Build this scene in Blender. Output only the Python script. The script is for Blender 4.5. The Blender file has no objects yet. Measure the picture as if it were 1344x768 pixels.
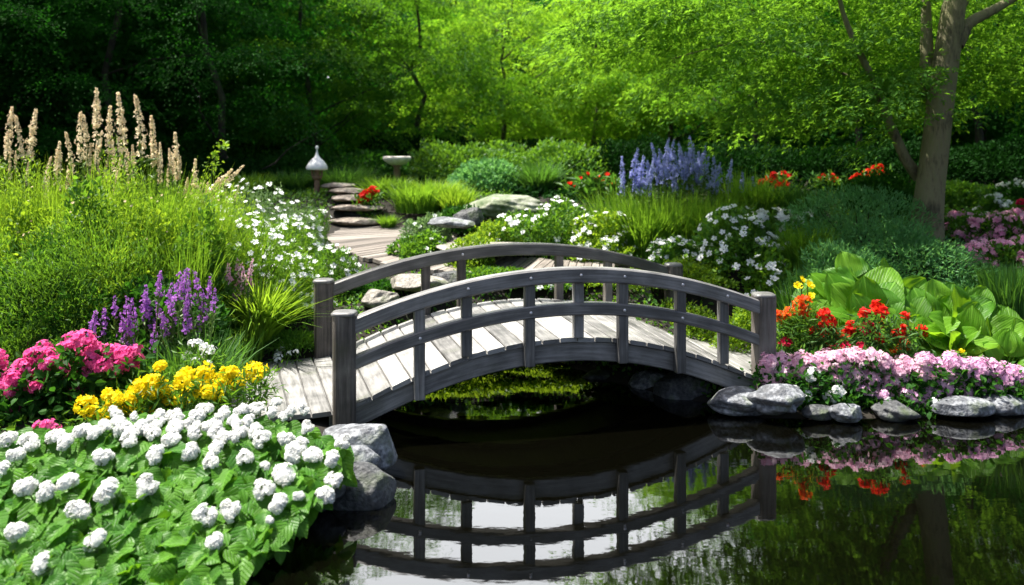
import bpy, math, random
import numpy as np
from mathutils import Vector, Matrix, Euler

rng = np.random.default_rng(7)
random.seed(7)
C = bpy.context.scene.collection
SC = bpy.context.scene
PI = math.pi

# ------------------------------------------------------------------ camera
F, CX, HY, EYE = 1100.0, 672.0, 207.0, 2.65      # focal (px of a 1344 wide frame), horizon row, eye height
cam = bpy.data.cameras.new("camera")
cam_o = bpy.data.objects.new("camera", cam); C.objects.link(cam_o)
cam_o.location = (0, 0, EYE); cam_o.rotation_euler = (PI/2, 0, 0)
cam.sensor_width = 36; cam.lens = F/1344*36
cam.shift_y = -(384-HY)/1344
cam.clip_start = 0.05; cam.clip_end = 2000
cam.dof.use_dof = True; cam.dof.focus_distance = 8.3; cam.dof.aperture_fstop = 0.95
SC.camera = cam_o

# ------------------------------------------------------------------ world, sun, exposure
SUN = Vector((-0.48, 0.16, 1.15)).normalized()
w = bpy.data.worlds.new("World"); SC.world = w; w.use_nodes = True
nt = w.node_tree
sky = nt.nodes.new("ShaderNodeTexSky"); sky.sky_type = 'NISHITA'; sky.sun_disc = False
sky.sun_elevation = math.asin(SUN.z); sky.sun_rotation = math.atan2(SUN.x, SUN.y)
sky.air_density = 1.0; sky.dust_density = 5.0
bg = nt.nodes["Background"]; bg.inputs[1].default_value = 0.085
tc = nt.nodes.new("ShaderNodeTexCoord"); cn = nt.nodes.new("ShaderNodeTexNoise")      # a bright bank of summer cloud in the north sky
cn.inputs["Scale"].default_value = 3.2; cn.inputs["Detail"].default_value = 6; nt.links.new(tc.outputs["Generated"], cn.inputs["Vector"])
dt = nt.nodes.new("ShaderNodeVectorMath"); dt.operation = 'DOT_PRODUCT'; nt.links.new(tc.outputs["Generated"], dt.inputs[0]); dt.inputs[1].default_value = Vector((0.03, 0.85, 0.5)).normalized()
mr = nt.nodes.new("ShaderNodeMapRange"); mr.inputs[1].default_value = 0.72; mr.inputs[2].default_value = 0.97; nt.links.new(dt.outputs["Value"], mr.inputs[0])
am = nt.nodes.new("ShaderNodeMath"); am.operation = 'MULTIPLY_ADD'; nt.links.new(mr.outputs[0], am.inputs[0]); am.inputs[1].default_value = 0.42; nt.links.new(cn.outputs[0], am.inputs[2])
m2 = nt.nodes.new("ShaderNodeMapRange"); m2.inputs[1].default_value = 0.66; m2.inputs[2].default_value = 0.86; nt.links.new(am.outputs[0], m2.inputs[0])
mx_ = nt.nodes.new("ShaderNodeMix"); mx_.data_type = 'RGBA'; nt.links.new(m2.outputs[0], mx_.inputs[0]); nt.links.new(sky.outputs[0], mx_.inputs[6]); mx_.inputs[7].default_value = (17, 17.4, 18, 1)
nt.links.new(mx_.outputs[2], bg.inputs[0])
sl = bpy.data.lights.new("sun", 'SUN'); sl.energy = 5.0; sl.angle = math.radians(0.5); sl.color = (1.0, 0.95, 0.86)
so = bpy.data.objects.new("sun", sl); C.objects.link(so)
so.rotation_euler = SUN.to_track_quat('Z', 'Y').to_euler(); so.location = (-8, 12, 22)
vs = SC.view_settings
vs.view_transform = 'Standard'; vs.look = 'None'; vs.gamma = 1; vs.use_curve_mapping = False
vs.exposure = 1.28
SC.render.engine = 'CYCLES'
cy = SC.cycles
cy.use_denoising = True; cy.max_bounces = 8; cy.diffuse_bounces = 3; cy.glossy_bounces = 3; cy.transmission_bounces = 3
cy.sample_clamp_indirect = 4.0; cy.caustics_reflective = False; cy.caustics_refractive = False

# ------------------------------------------------------------------ materials
def node_mat(name):
    m = bpy.data.materials.new(name); m.use_nodes = True
    return m, m.node_tree.nodes, m.node_tree.links, m.node_tree.nodes["Principled BSDF"]

def ramp(N, L, fac, stops):
    r = N.new("ShaderNodeValToRGB"); e = r.color_ramp.elements
    while len(e) < len(stops): e.new(0.5)
    for k, (p, c) in enumerate(stops): e[k].position = p; e[k].color = (*c, 1)
    L.new(fac, r.inputs[0]); return r.outputs[0]

def leaf_mat(name, c1, c2, tc, trans=0.45, rough=0.5, spec=0.35, var=0.55, veins=None):
    """Two-sided leaf: glossy diffuse front plus light let through; tone differs leaf by leaf and patch by patch."""
    m, N, L, B = node_mat(name)
    a = N.new("ShaderNodeAttribute"); a.attribute_name = "rnd"
    tex = N.new("ShaderNodeTexCoord"); no = N.new("ShaderNodeTexNoise"); no.inputs["Scale"].default_value = 1.7
    L.new(tex.outputs["Object"], no.inputs["Vector"])
    ad = N.new("ShaderNodeMath"); ad.operation = 'MULTIPLY_ADD'
    L.new(no.outputs[0], ad.inputs[0]); ad.inputs[1].default_value = var*2; L.new(a.outputs["Fac"], ad.inputs[2])
    sb = N.new("ShaderNodeMath"); sb.operation = 'SUBTRACT'; sb.use_clamp = True
    L.new(ad.outputs[0], sb.inputs[0]); sb.inputs[1].default_value = var
    col = ramp(N, L, sb.outputs[0], [(0, c1), (1, c2)])
    if veins:                                                       # darker ribs drawn from the blade's own coordinates
        at_ = N.new("ShaderNodeAttribute"); at_.attribute_name = "wc"; sx = N.new("ShaderNodeSeparateXYZ"); L.new(at_.outputs["Vector"], sx.inputs[0])
        def mth(op, a, b_=None):
            q = N.new("ShaderNodeMath"); q.operation = op
            for k, v in enumerate((a, b_)):
                if v is None: continue
                if isinstance(v, (int, float)): q.inputs[k].default_value = v
                else: L.new(v, q.inputs[k])
            return q.outputs[0]
        ax = mth('ABSOLUTE', sx.outputs[0])
        f = mth('FRACT', mth('SUBTRACT', mth('MULTIPLY', sx.outputs[1], veins[0]), mth('MULTIPLY', ax, veins[1])))
        li = mth('MULTIPLY', mth('SUBTRACT', 1.0, mth('MINIMUM', mth('MULTIPLY', mth('ABSOLUTE', mth('SUBTRACT', f, 0.5)), 5.0), 1.0)), 0.32)
        mid = mth('MULTIPLY', mth('SUBTRACT', 1.0, mth('MINIMUM', mth('MULTIPLY', ax, 40.0), 1.0)), 0.7)
        md = N.new("ShaderNodeMix"); md.data_type = 'RGBA'; L.new(li, md.inputs[0]); L.new(col, md.inputs[6]); md.inputs[7].default_value = (*[x*.45 for x in c1], 1)
        ml = N.new("ShaderNodeMix"); ml.data_type = 'RGBA'; L.new(mid, ml.inputs[0]); L.new(md.outputs[2], ml.inputs[6]); ml.inputs[7].default_value = (*[min(1, x*1.5+.03) for x in c2], 1)
        col = ml.outputs[2]
        bp = N.new("ShaderNodeBump"); bp.inputs["Strength"].default_value = 0.8; bp.inputs["Distance"].default_value = 0.012; bp.invert = True
        L.new(li, bp.inputs["Height"]); L.new(bp.outputs[0], B.inputs["Normal"])
    L.new(col, B.inputs["Base Color"]); B.inputs["Roughness"].default_value = rough
    B.inputs["Specular IOR Level"].default_value = spec
    t = N.new("ShaderNodeBsdfTranslucent")
    tcol = ramp(N, L, sb.outputs[0], [(0, tuple(x*0.75 for x in tc)), (1, tc)]); L.new(tcol, t.inputs["Color"])
    mx = N.new("ShaderNodeMixShader"); mx.inputs[0].default_value = trans
    L.new(B.outputs[0], mx.inputs[1]); L.new(t.outputs[0], mx.inputs[2])
    L.new(mx.outputs[0], N["Material Output"].inputs["Surface"])
    return m

def petal_mat(name, c1, c2, trans=0.45):
    return leaf_mat(name, c1, c2, c2, trans, 0.6, 0.2, 0.2)

def wood_mat(name, dark, mid, light, rough=0.7, spec=0.4):
    m, N, L, B = node_mat(name)
    a = N.new("ShaderNodeAttribute"); a.attribute_name = "wc"      # x along the grain, y and z across, metres
    mp = N.new("ShaderNodeMapping"); mp.inputs["Scale"].default_value = (1.3, 26, 26)
    L.new(a.outputs["Vector"], mp.inputs["Vector"])
    n1 = N.new("ShaderNodeTexNoise"); n1.inputs["Scale"].default_value = 1.6; n1.inputs["Detail"].default_value = 7; n1.inputs["Roughness"].default_value = 0.65
    L.new(mp.outputs[0], n1.inputs["Vector"])
    n2 = N.new("ShaderNodeTexNoise"); n2.inputs["Scale"].default_value = 3.1; n2.inputs["Detail"].default_value = 4
    L.new(a.outputs["Vector"], n2.inputs["Vector"])
    rn = N.new("ShaderNodeAttribute"); rn.attribute_name = "rnd"
    s = N.new("ShaderNodeMath"); s.operation = 'MULTIPLY_ADD'; L.new(n2.outputs[0], s.inputs[0]); s.inputs[1].default_value = 0.75
    q = N.new("ShaderNodeMath"); q.operation = 'MULTIPLY_ADD'; L.new(rn.outputs["Fac"], q.inputs[0]); q.inputs[1].default_value = 0.40; q.inputs[2].default_value = -0.56
    L.new(q.outputs[0], s.inputs[2])
    s2 = N.new("ShaderNodeMath"); s2.operation = 'ADD'; L.new(s.outputs[0], s2.inputs[0]); L.new(n1.outputs[0], s2.inputs[1])
    col = ramp(N, L, s2.outputs[0], [(0.22, dark), (0.5, mid), (0.82, light)])
    n5 = N.new("ShaderNodeTexNoise"); n5.inputs["Scale"].default_value = 2.2; n5.inputs["Detail"].default_value = 8; n5.inputs["Roughness"].default_value = 0.7; L.new(a.outputs["Vector"], n5.inputs["Vector"])
    g5 = N.new("ShaderNodeMapRange"); g5.inputs[1].default_value = 0.54; g5.inputs[2].default_value = 0.74; g5.inputs[4].default_value = 0.6; L.new(n5.outputs[0], g5.inputs[0])
    x5 = N.new("ShaderNodeMix"); x5.data_type = 'RGBA'; L.new(g5.outputs[0], x5.inputs[0]); L.new(col, x5.inputs[6]); x5.inputs[7].default_value = (mid[0]*.62, mid[1]*.72, mid[2]*.42, 1)
    L.new(x5.outputs[2], B.inputs["Base Color"]); B.inputs["Roughness"].default_value = rough; B.inputs["Specular IOR Level"].default_value = spec
    bp = N.new("ShaderNodeBump"); bp.inputs["Strength"].default_value = 0.5; bp.inputs["Distance"].default_value = 0.006
    L.new(n1.outputs[0], bp.inputs["Height"]); L.new(bp.outputs[0], B.inputs["Normal"])
    return m

def rock_mat(name, dark, mid, light, scale=5.0):
    m, N, L, B = node_mat(name)
    tex = N.new("ShaderNodeTexCoord")
    n1 = N.new("ShaderNodeTexNoise"); n1.inputs["Scale"].default_value = scale; n1.inputs["Detail"].default_value = 9; n1.inputs["Roughness"].default_value = 0.7
    L.new(tex.outputs["Object"], n1.inputs["Vector"])
    v = N.new("ShaderNodeTexVoronoi"); v.inputs["Scale"].default_value = scale*5; L.new(tex.outputs["Object"], v.inputs["Vector"])
    a = N.new("ShaderNodeMath"); a.operation = 'MULTIPLY_ADD'; L.new(v.outputs[0], a.inputs[0]); a.inputs[1].default_value = 0.18; L.new(n1.outputs[0], a.inputs[2])
    col = ramp(N, L, a.outputs[0], [(0.38, dark), (0.56, mid), (0.75, light)])
    n4 = N.new("ShaderNodeTexNoise"); n4.inputs["Scale"].default_value = scale*.8; n4.inputs["Detail"].default_value = 6; L.new(tex.outputs["Object"], n4.inputs["Vector"])
    ms_ = N.new("ShaderNodeMapRange"); ms_.inputs[1].default_value = 0.54; ms_.inputs[2].default_value = 0.66; ms_.inputs[4].default_value = 0.75; L.new(n4.outputs[0], ms_.inputs[0])
    mm = N.new("ShaderNodeMix"); mm.data_type = 'RGBA'; L.new(ms_.outputs[0], mm.inputs[0]); L.new(col, mm.inputs[6]); mm.inputs[7].default_value = (0.07, 0.095, 0.04, 1)
    L.new(mm.outputs[2], B.inputs["Base Color"]); B.inputs["Roughness"].default_value = 0.65
    n3 = N.new("ShaderNodeTexNoise"); n3.inputs["Scale"].default_value = scale*5; n3.inputs["Detail"].default_value = 6
    L.new(tex.outputs["Object"], n3.inputs["Vector"])
    bp = N.new("ShaderNodeBump"); bp.inputs["Strength"].default_value = 0.7; bp.inputs["Distance"].default_value = 0.03
    L.new(n3.outputs[0], bp.inputs["Height"]); L.new(bp.outputs[0], B.inputs["Normal"])
    return m

def bark_mat(name, dark, light):
    m, N, L, B = node_mat(name)
    tex = N.new("ShaderNodeTexCoord"); mp = N.new("ShaderNodeMapping"); mp.inputs["Scale"].default_value = (14, 14, 3)
    L.new(tex.outputs["Object"], mp.inputs["Vector"])
    n1 = N.new("ShaderNodeTexNoise"); n1.inputs["Scale"].default_value = 1.5; n1.inputs["Detail"].default_value = 8; n1.inputs["Roughness"].default_value = 0.7
    L.new(mp.outputs[0], n1.inputs["Vector"])
    n2 = N.new("ShaderNodeTexNoise"); n2.inputs["Scale"].default_value = 2.4; n2.inputs["Detail"].default_value = 3; L.new(tex.outputs["Object"], n2.inputs["Vector"])
    a = N.new("ShaderNodeMath"); a.operation = 'MULTIPLY_ADD'; L.new(n2.outputs[0], a.inputs[0]); a.inputs[1].default_value = 0.8
    b = N.new("ShaderNodeMath"); b.operation = 'SUBTRACT'; L.new(n1.outputs[0], b.inputs[0]); b.inputs[1].default_value = 0.4
    L.new(b.outputs[0], a.inputs[2])
    moss = tuple(0.5*x+0.5*y for x, y in zip(light, (0.10, 0.14, 0.04)))
    col = ramp(N, L, a.outputs[0], [(0.25, dark), (0.5, light), (0.75, moss)])
    L.new(col, B.inputs["Base Color"]); B.inputs["Roughness"].default_value = 0.85
    bp = N.new("ShaderNodeBump"); bp.inputs["Strength"].default_value = 0.9; bp.inputs["Distance"].default_value = 0.03
    L.new(n1.outputs[0], bp.inputs["Height"]); L.new(bp.outputs[0], B.inputs["Normal"])
    return m

def plain_mat(name, col, rough=0.5, metal=0.0, nscale=30, amt=0.15):
    m, N, L, B = node_mat(name)
    tex = N.new("ShaderNodeTexCoord"); n1 = N.new("ShaderNodeTexNoise"); n1.inputs["Scale"].default_value = nscale; n1.inputs["Detail"].default_value = 5
    L.new(tex.outputs["Object"], n1.inputs["Vector"])
    c = ramp(N, L, n1.outputs[0], [(0.3, tuple(x*(1-amt) for x in col)), (0.7, tuple(min(1, x*(1+amt)) for x in col))])
    L.new(c, B.inputs["Base Color"]); B.inputs["Roughness"].default_value = rough; B.inputs["Metallic"].default_value = metal
    return m

M = {}
M['soil'] = plain_mat("soil", (0.014, 0.011, 0.007), 0.95, 0, 4, 0.5)
M['wood'] = wood_mat("weathered_rail_wood", (0.035, 0.035, 0.036), (0.105, 0.104, 0.102), (0.27, 0.265, 0.26), 0.42, 0.7)
M['deck'] = wood_mat("silvered_deck_wood", (0.06, 0.06, 0.058), (0.195, 0.192, 0.187), (0.37, 0.365, 0.35), 0.6, 0.5)
M['path'] = wood_mat("boardwalk_wood", (0.08, 0.07, 0.062), (0.20, 0.175, 0.155), (0.33, 0.30, 0.27), 0.75, 0.3)
M['shade_wood'] = wood_mat("shade_darkened_wood", (0.008, 0.007, 0.006), (0.022, 0.02, 0.017), (0.05, 0.045, 0.04), 0.6, 0.3)  # shade below the deck put into the wood colour
M['post'] = wood_mat("post_wood", (0.03, 0.027, 0.025), (0.095, 0.082, 0.072), (0.22, 0.20, 0.175), 0.65, 0.4)
M['bolt'] = plain_mat("galvanised_bolt", (0.62, 0.62, 0.64), 0.35, 0.6, 60, 0.1)
M['rock'] = rock_mat("grey_rock", (0.022, 0.025, 0.031), (0.10, 0.108, 0.122), (0.38, 0.40, 0.43))
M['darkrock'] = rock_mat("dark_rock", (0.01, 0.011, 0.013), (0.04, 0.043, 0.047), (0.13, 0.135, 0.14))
M['tanrock'] = rock_mat("tan_rock", (0.06, 0.055, 0.048), (0.20, 0.185, 0.16), (0.42, 0.39, 0.35))
M['steprock'] = rock_mat("brown_step_stone", (0.05, 0.04, 0.032), (0.18, 0.145, 0.115), (0.36, 0.31, 0.26))
M['mossrock'] = rock_mat("mossy_rock", (0.04, 0.085, 0.02), (0.13, 0.16, 0.085), (0.36, 0.36, 0.32), 3.0)
M['palestone'] = plain_mat("pale_cast_stone", (0.6, 0.57, 0.5), 0.8, 0, 14, 0.2)
M['bark'] = bark_mat("maple_bark", (0.04, 0.036, 0.018), (0.19, 0.17, 0.09))
M['dbark'] = bark_mat("dark_bark", (0.01, 0.008, 0.006), (0.03, 0.024, 0.018))
M['white_paint'] = plain_mat("white_paint", (0.78, 0.79, 0.8), 0.45, 0, 12, 0.06)
M['brown_paint'] = plain_mat("brown_stained_wood", (0.16, 0.095, 0.06), 0.6, 0, 25, 0.3)
M['black_iron'] = plain_mat("black_iron", (0.02, 0.02, 0.02), 0.5, 0.3, 25, 0.2)
# foliage
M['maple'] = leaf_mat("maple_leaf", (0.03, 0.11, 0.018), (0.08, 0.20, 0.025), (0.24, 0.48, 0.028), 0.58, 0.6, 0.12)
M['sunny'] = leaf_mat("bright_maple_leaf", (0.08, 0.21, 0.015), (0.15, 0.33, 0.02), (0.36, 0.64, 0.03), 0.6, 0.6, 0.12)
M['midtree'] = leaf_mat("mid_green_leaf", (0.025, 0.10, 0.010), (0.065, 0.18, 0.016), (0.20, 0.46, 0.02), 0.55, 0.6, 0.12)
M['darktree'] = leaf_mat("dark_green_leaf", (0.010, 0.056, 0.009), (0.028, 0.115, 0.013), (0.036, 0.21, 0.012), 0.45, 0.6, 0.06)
M['grass'] = leaf_mat("grass_blade", (0.05, 0.15, 0.012), (0.11, 0.25, 0.02), (0.30, 0.55, 0.03), 0.45)
M['ygrass'] = leaf_mat("yellow_green_blade", (0.075, 0.19, 0.010), (0.16, 0.31, 0.022), (0.42, 0.66, 0.035), 0.45)
M['dgrass'] = leaf_mat("deep_green_blade", (0.025, 0.09, 0.02), (0.06, 0.17, 0.03), (0.14, 0.34, 0.03), 0.4)
M['leaf'] = leaf_mat("garden_leaf", (0.035, 0.12, 0.015), (0.09, 0.22, 0.025), (0.22, 0.45, 0.025), 0.4)
M['lime'] = leaf_mat("lime_leaf", (0.09, 0.20, 0.012), (0.18, 0.32, 0.02), (0.42, 0.62, 0.03), 0.45)
M['blue'] = leaf_mat("blue_green_leaf", (0.055, 0.19, 0.06), (0.13, 0.34, 0.115), (0.24, 0.54, 0.12), 0.42)
M['dark'] = leaf_mat("dark_shrub_leaf", (0.012, 0.055, 0.008), (0.035, 0.12, 0.016), (0.07, 0.24, 0.015), 0.35, 0.6, 0.12)
M['hyd'] = leaf_mat("hydrangea_leaf", (0.03, 0.125, 0.010), (0.095, 0.25, 0.02), (0.20, 0.46, 0.015), 0.35, 0.45, 0.22, 0.6, (6.0, 7.0))
M['hosta'] = leaf_mat("hosta_leaf", (0.06, 0.19, 0.012), (0.15, 0.33, 0.02), (0.34, 0.64, 0.02), 0.42, 0.42, 0.25, 0.6, (1.2, 16.0))
M['under'] = leaf_mat("deep_shade_leaf", (0.004, 0.022, 0.004), (0.012, 0.05, 0.007), (0.012, 0.06, 0.005), 0.2, 0.7, 0.05)  # leaf colour darkened to stand in for shade under the trees
M['grey'] = leaf_mat("grey_green_leaf", (0.08, 0.16, 0.06), (0.18, 0.28, 0.13), (0.25, 0.42, 0.12), 0.35)
M['stem'] = leaf_mat("green_stem", (0.05, 0.11, 0.02), (0.10, 0.18, 0.03), (0.1, 0.2, 0.02), 0.15)
M['white'] = petal_mat("white_petal", (0.78, 0.80, 0.80), (0.9, 0.91, 0.9), 0.25)
M['whead'] = petal_mat("white_hydrangea_petal", (0.88, 0.90, 0.84), (0.96, 0.96, 0.95), 0.5)
M['cream'] = petal_mat("cream_petal", (0.82, 0.60, 0.38), (0.95, 0.84, 0.58))
M['yellow'] = petal_mat("yellow_petal", (0.90, 0.66, 0.0), (1.0, 0.84, 0.02))
M['magenta'] = petal_mat("magenta_petal", (0.74, 0.04, 0.26), (0.94, 0.18, 0.48))
M['pink'] = petal_mat("pale_pink_petal", (0.86, 0.44, 0.62), (0.96, 0.72, 0.83), 0.45)
M['lilac'] = petal_mat("lilac_pink_petal", (0.80, 0.40, 0.66), (0.93, 0.66, 0.84), 0.45)
M['azalea'] = petal_mat("azalea_petal", (0.74, 0.22, 0.42), (0.93, 0.62, 0.76))
M['purple'] = petal_mat("purple_petal", (0.24, 0.06, 0.42), (0.55, 0.22, 0.70))
M['violet'] = petal_mat("blue_violet_petal", (0.17, 0.20, 0.58), (0.46, 0.50, 0.90))
M['red'] = petal_mat("red_petal", (0.55, 0.008, 0.008), (0.85, 0.04, 0.015))
M['orange'] = petal_mat("orange_petal", (0.78, 0.05, 0.01), (0.9, 0.20, 0.02))
M['crimson'] = petal_mat("crimson_petal", (0.5, 0.01, 0.05), (0.8, 0.03, 0.12))

# water: still, dark, mirror-like, with faint ripples
def water_mat():
    m, N, L, B = node_mat("pond_water")
    B.inputs["Base Color"].default_value = (0.0012, 0.0012, 0.0006, 1); B.inputs["Roughness"].default_value = 0.015
    B.inputs["IOR"].default_value = 2.1
    tex = N.new("ShaderNodeTexCoord"); mp = N.new("ShaderNodeMapping"); mp.inputs["Scale"].default_value = (1.0, 2.2, 1)
    L.new(tex.outputs["Object"], mp.inputs["Vector"])
    n1 = N.new("ShaderNodeTexNoise"); n1.inputs["Scale"].default_value = 3.5; n1.inputs["Detail"].default_value = 3
    L.new(mp.outputs[0], n1.inputs["Vector"])
    bp = N.new("ShaderNodeBump"); bp.inputs["Strength"].default_value = 0.16; bp.inputs["Distance"].default_value = 0.004
    L.new(n1.outputs[0], bp.inputs["Height"]); L.new(bp.outputs[0], B.inputs["Normal"])
    return m
M['water'] = water_mat()

# ------------------------------------------------------------------ mesh building
def norm(a):
    return a/np.maximum(np.linalg.norm(a, axis=-1, keepdims=True), 1e-9)

class MB:
    """Collects geometry and links it as ONE mesh object."""
    def __init__(s): s.V = []; s.Q = []; s.T = []; s.R = []; s.W = []; s.qm = []; s.tm = []; s.n = 0; s.veins = False
    def add(s, V, Q=None, T=None, rnd=0.5, mi=0, wc=None):
        V = np.asarray(V, float).reshape(-1, 3); s.V.append(V)
        s.R.append(np.broadcast_to(np.asarray(rnd, float), (len(V),)).copy())
        s.W.append(np.zeros((len(V), 3)) if wc is None else np.asarray(wc, float))
        if Q is not None and len(Q): Q = np.asarray(Q, int).reshape(-1, 4); s.Q.append(Q+s.n); s.qm.append(np.full(len(Q), mi))
        if T is not None and len(T): T = np.asarray(T, int).reshape(-1, 3); s.T.append(T+s.n); s.tm.append(np.full(len(T), mi))
        s.n += len(V)
    def inst(s, tmpl, pos, d, nrm, size, rnd=None, mi=0):
        """Copies of a small template (verts, quads, tris): y along d, z along nrm."""
        tv, tq, tt = tmpl; n, k = len(pos), len(tv)
        if n == 0: return
        y = norm(d); z = nrm-(nrm*y).sum(1, keepdims=True)*y; z = norm(z); x = np.cross(y, z)
        size = np.broadcast_to(np.asarray(size, float), (n,)) if np.ndim(size) < 2 else size
        sx = size[:, None, None] if np.ndim(size) == 1 else size[:, None, :]
        t = tv[None]*sx
        wc = np.tile(tv, (n, 1)) if s.veins else None
        V = pos[:, None]+t[..., 0:1]*x[:, None]+t[..., 1:2]*y[:, None]+t[..., 2:3]*z[:, None]
        off = (np.arange(n)*k)[:, None, None]
        r = rng.random(n) if rnd is None else rnd
        s.add(V.reshape(-1, 3), (off+np.array(tq)[None]).reshape(-1, 4) if len(tq) else None,
              (off+np.array(tt)[None]).reshape(-1, 3) if len(tt) else None, np.repeat(r, k), mi, wc)
    def tube(s, pts, rad, sides=8, mi=0, rnd=0.5):
        pts = np.asarray(pts, float); n = len(pts); rad = np.broadcast_to(np.asarray(rad, float), (n,))
        tg = norm(np.gradient(pts, axis=0)); ref = np.array([0.3, 1.0, 0.1]) if abs(tg[0][1]) < 0.8 else np.array([1.0, 0, 0.2])
        a = norm(np.cross(tg, ref)); b = np.cross(tg, a)
        th = np.linspace(0, 2*PI, sides, endpoint=False)
        V = pts[:, None]+rad[:, None, None]*(np.cos(th)[None, :, None]*a[:, None]+np.sin(th)[None, :, None]*b[:, None])
        i = np.arange(n-1)[:, None]*sides; j = np.arange(sides)[None]; j2 = (j+1) % sides
        Q = np.stack([i+j, i+j2, i+sides+j2, i+sides+j], -1).reshape(-1, 4)
        V = np.concatenate([V.reshape(-1, 3), pts[-1:]]); k = n*sides
        T = np.stack([np.full(sides, k), (n-1)*sides+np.arange(sides), (n-1)*sides+(np.arange(sides)+1) % sides], -1)
        s.add(V, Q, T, rnd, mi)
    def sweep(s, rings, wcs=None, mi=0, rnd=0.5, cap=True):
        """rings: (n, k, 3) closed cross-sections joined along n."""
        rings = np.asarray(rings, float); n, k, _ = rings.shape
        i = np.arange(n-1)[:, None]*k; j = np.arange(k)[None]; j2 = (j+1) % k
        Q = np.stack([i+j, i+j2, i+k+j2, i+k+j], -1).reshape(-1, 4)
        V = rings.reshape(-1, 3); W = None if wcs is None else np.asarray(wcs).reshape(-1, 3); T = []
        if cap:
            V = np.concatenate([V, rings[0].mean(0)[None], rings[-1].mean(0)[None]])
            if W is not None: W = np.concatenate([W, W[:1], W[-1:]])
            a = n*k
            for q in range(k):
                T.append((a, (q+1) % k, q)); T.append((a+1, (n-1)*k+q, (n-1)*k+(q+1) % k))
        s.add(V, Q, T, rnd, mi, W)
    def build(s, name, mats, parent=None, loc=None, smooth=False):
        me = bpy.data.meshes.new(name)
        V = np.concatenate(s.V); Q = np.concatenate(s.Q) if s.Q else np.zeros((0, 4), int); T = np.concatenate(s.T) if s.T else np.zeros((0, 3), int)
        mi = np.concatenate([*(s.qm or []), *(s.tm or [])])
        me.vertices.add(len(V)); me.vertices.foreach_set("co", V.ravel())
        lo = np.concatenate([Q.ravel(), T.ravel()]); me.loops.add(len(lo)); me.loops.foreach_set("vertex_index", lo.astype(np.int32))
        st = np.concatenate([np.arange(len(Q))*4, len(Q)*4+np.arange(len(T))*3]); me.polygons.add(len(st)); me.polygons.foreach_set("loop_start", st.astype(np.int32))
        me.polygons.foreach_set("material_index", mi.astype(np.int32))
        me.polygons.foreach_set("use_smooth", np.full(len(st), smooth))
        me.update(calc_edges=True)
        at = me.attributes.new("rnd", 'FLOAT', 'POINT'); at.data.foreach_set("value", np.concatenate(s.R).astype(np.float32))
        W = np.concatenate(s.W)
        if W.any():
            aw = me.attributes.new("wc", 'FLOAT_VECTOR', 'POINT'); aw.data.foreach_set("vector", W.astype(np.float32).ravel())
        for m in (mats if isinstance(mats, (list, tuple)) else [mats]): me.materials.append(m)
        o = bpy.data.objects.new(name, me); C.objects.link(o)
        if parent: o.parent = parent
        if loc is not None: o.location = loc
        return o

def tag(o, label=None, cat=None, group=None, kind=None):
    for k, v in (('label', label), ('category', cat), ('group', group), ('kind', kind)):
        if v: o[k] = v
    return o

def thing(name, label, cat, loc, group=None):
    o = bpy.data.objects.new(name, None); C.objects.link(o); o.location = loc; o.empty_display_size = 0.2
    return tag(o, label, cat, group)

def part(name, me, parent, loc, rot=(0, 0, 0), sc=1.0):
    o = bpy.data.objects.new(name, me); C.objects.link(o); o.parent = parent; o.location = loc; o.rotation_euler = rot
    o.scale = (sc, sc, sc) if np.ndim(sc) == 0 else sc
    return o

# leaf, blade and petal templates: (verts, quads, tris), length 1 along y
DIAMOND = (np.array([(0, 0, 0), (-.3, .45, .07), (0, 1, -.08), (.3, .45, .07)]), [(0, 3, 2, 1)], [])
NARROW = (np.array([(0, 0, 0), (-.11, .5, .03), (0, 1, -.1), (.11, .5, .03)]), [(0, 3, 2, 1)], [])
OVATE = (np.array([(0, 0, 0), (-.26, .28, .06), (-.27, .6, .05), (0, 1, -.12), (.27, .6, .05), (.26, .28, .06), (0, .45, -.02)]), [(0, 6, 2, 1), (0, 5, 4, 6)], [(6, 3, 2), (6, 4, 3)])
def _maple():
    V = []; Q = []
    for a, L_ in ((-62, .62), (0, 1.0), (62, .62)):
        r = math.radians(a); c, s_ = math.cos(r), math.sin(r); b = len(V)
        for x, y, z in ((0, 0, 0), (-.2, .5, .03), (0, 1, -.1), (.2, .5, .03)):
            V.append(((x*c+y*s_)*L_, (-x*s_+y*c)*L_, z))
        Q.append((b, b+3, b+2, b+1))
    return np.array(V), Q, []
MAPLE = _maple()
def grid_leaf(nx=4, ny=6, shape='heart', cup=0.12, arch=0.25, wave=0.03, seed=0, rib=.012):
    r = np.random.default_rng(seed); V = []; Q = []
    for j in range(ny+1):
        t = j/ny
        if shape == 'heart': wd = 0.44*math.sin(PI*min(1, t**0.62+0.0))**0.75*(1-0.15*t)+(0.10 if t < 0.02 else 0)
        else: wd = 0.50*math.sin(PI*t**0.66)**0.55
        for i in range(nx+1):
            u = i/nx*2-1; ruff = wave*math.sin(t*11+seed+u*2)*abs(u)
            back = -0.13*abs(u)*(1-t)**3 if shape == 'heart' else 0
            V.append((u*wd, t+back, cup*abs(u)**1.4*wd*2-arch*t*t+ruff+(rib*math.cos(u*16)*math.sin(PI*t) if shape != 'heart' else rib*math.cos((t*5.5-abs(u)*1.1)*2*PI)*min(1, abs(u)*3)*math.sin(PI*min(1, t+.05)))))
    for j in range(ny):
        for i in range(nx):
            a = j*(nx+1)+i; Q.append((a, a+1, a+nx+2, a+nx+1))
    return np.array(V), Q, []
HEARTS = [grid_leaf(8, 14, 'heart', 0.14, 0.26+0.1*k, 0.04, k) for k in range(3)]
HOSTAS = [grid_leaf(16, 10, 'oval', 0.14-0.07*k, 0.22+0.14*k, 0.035, k+5) for k in range(3)]
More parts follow.
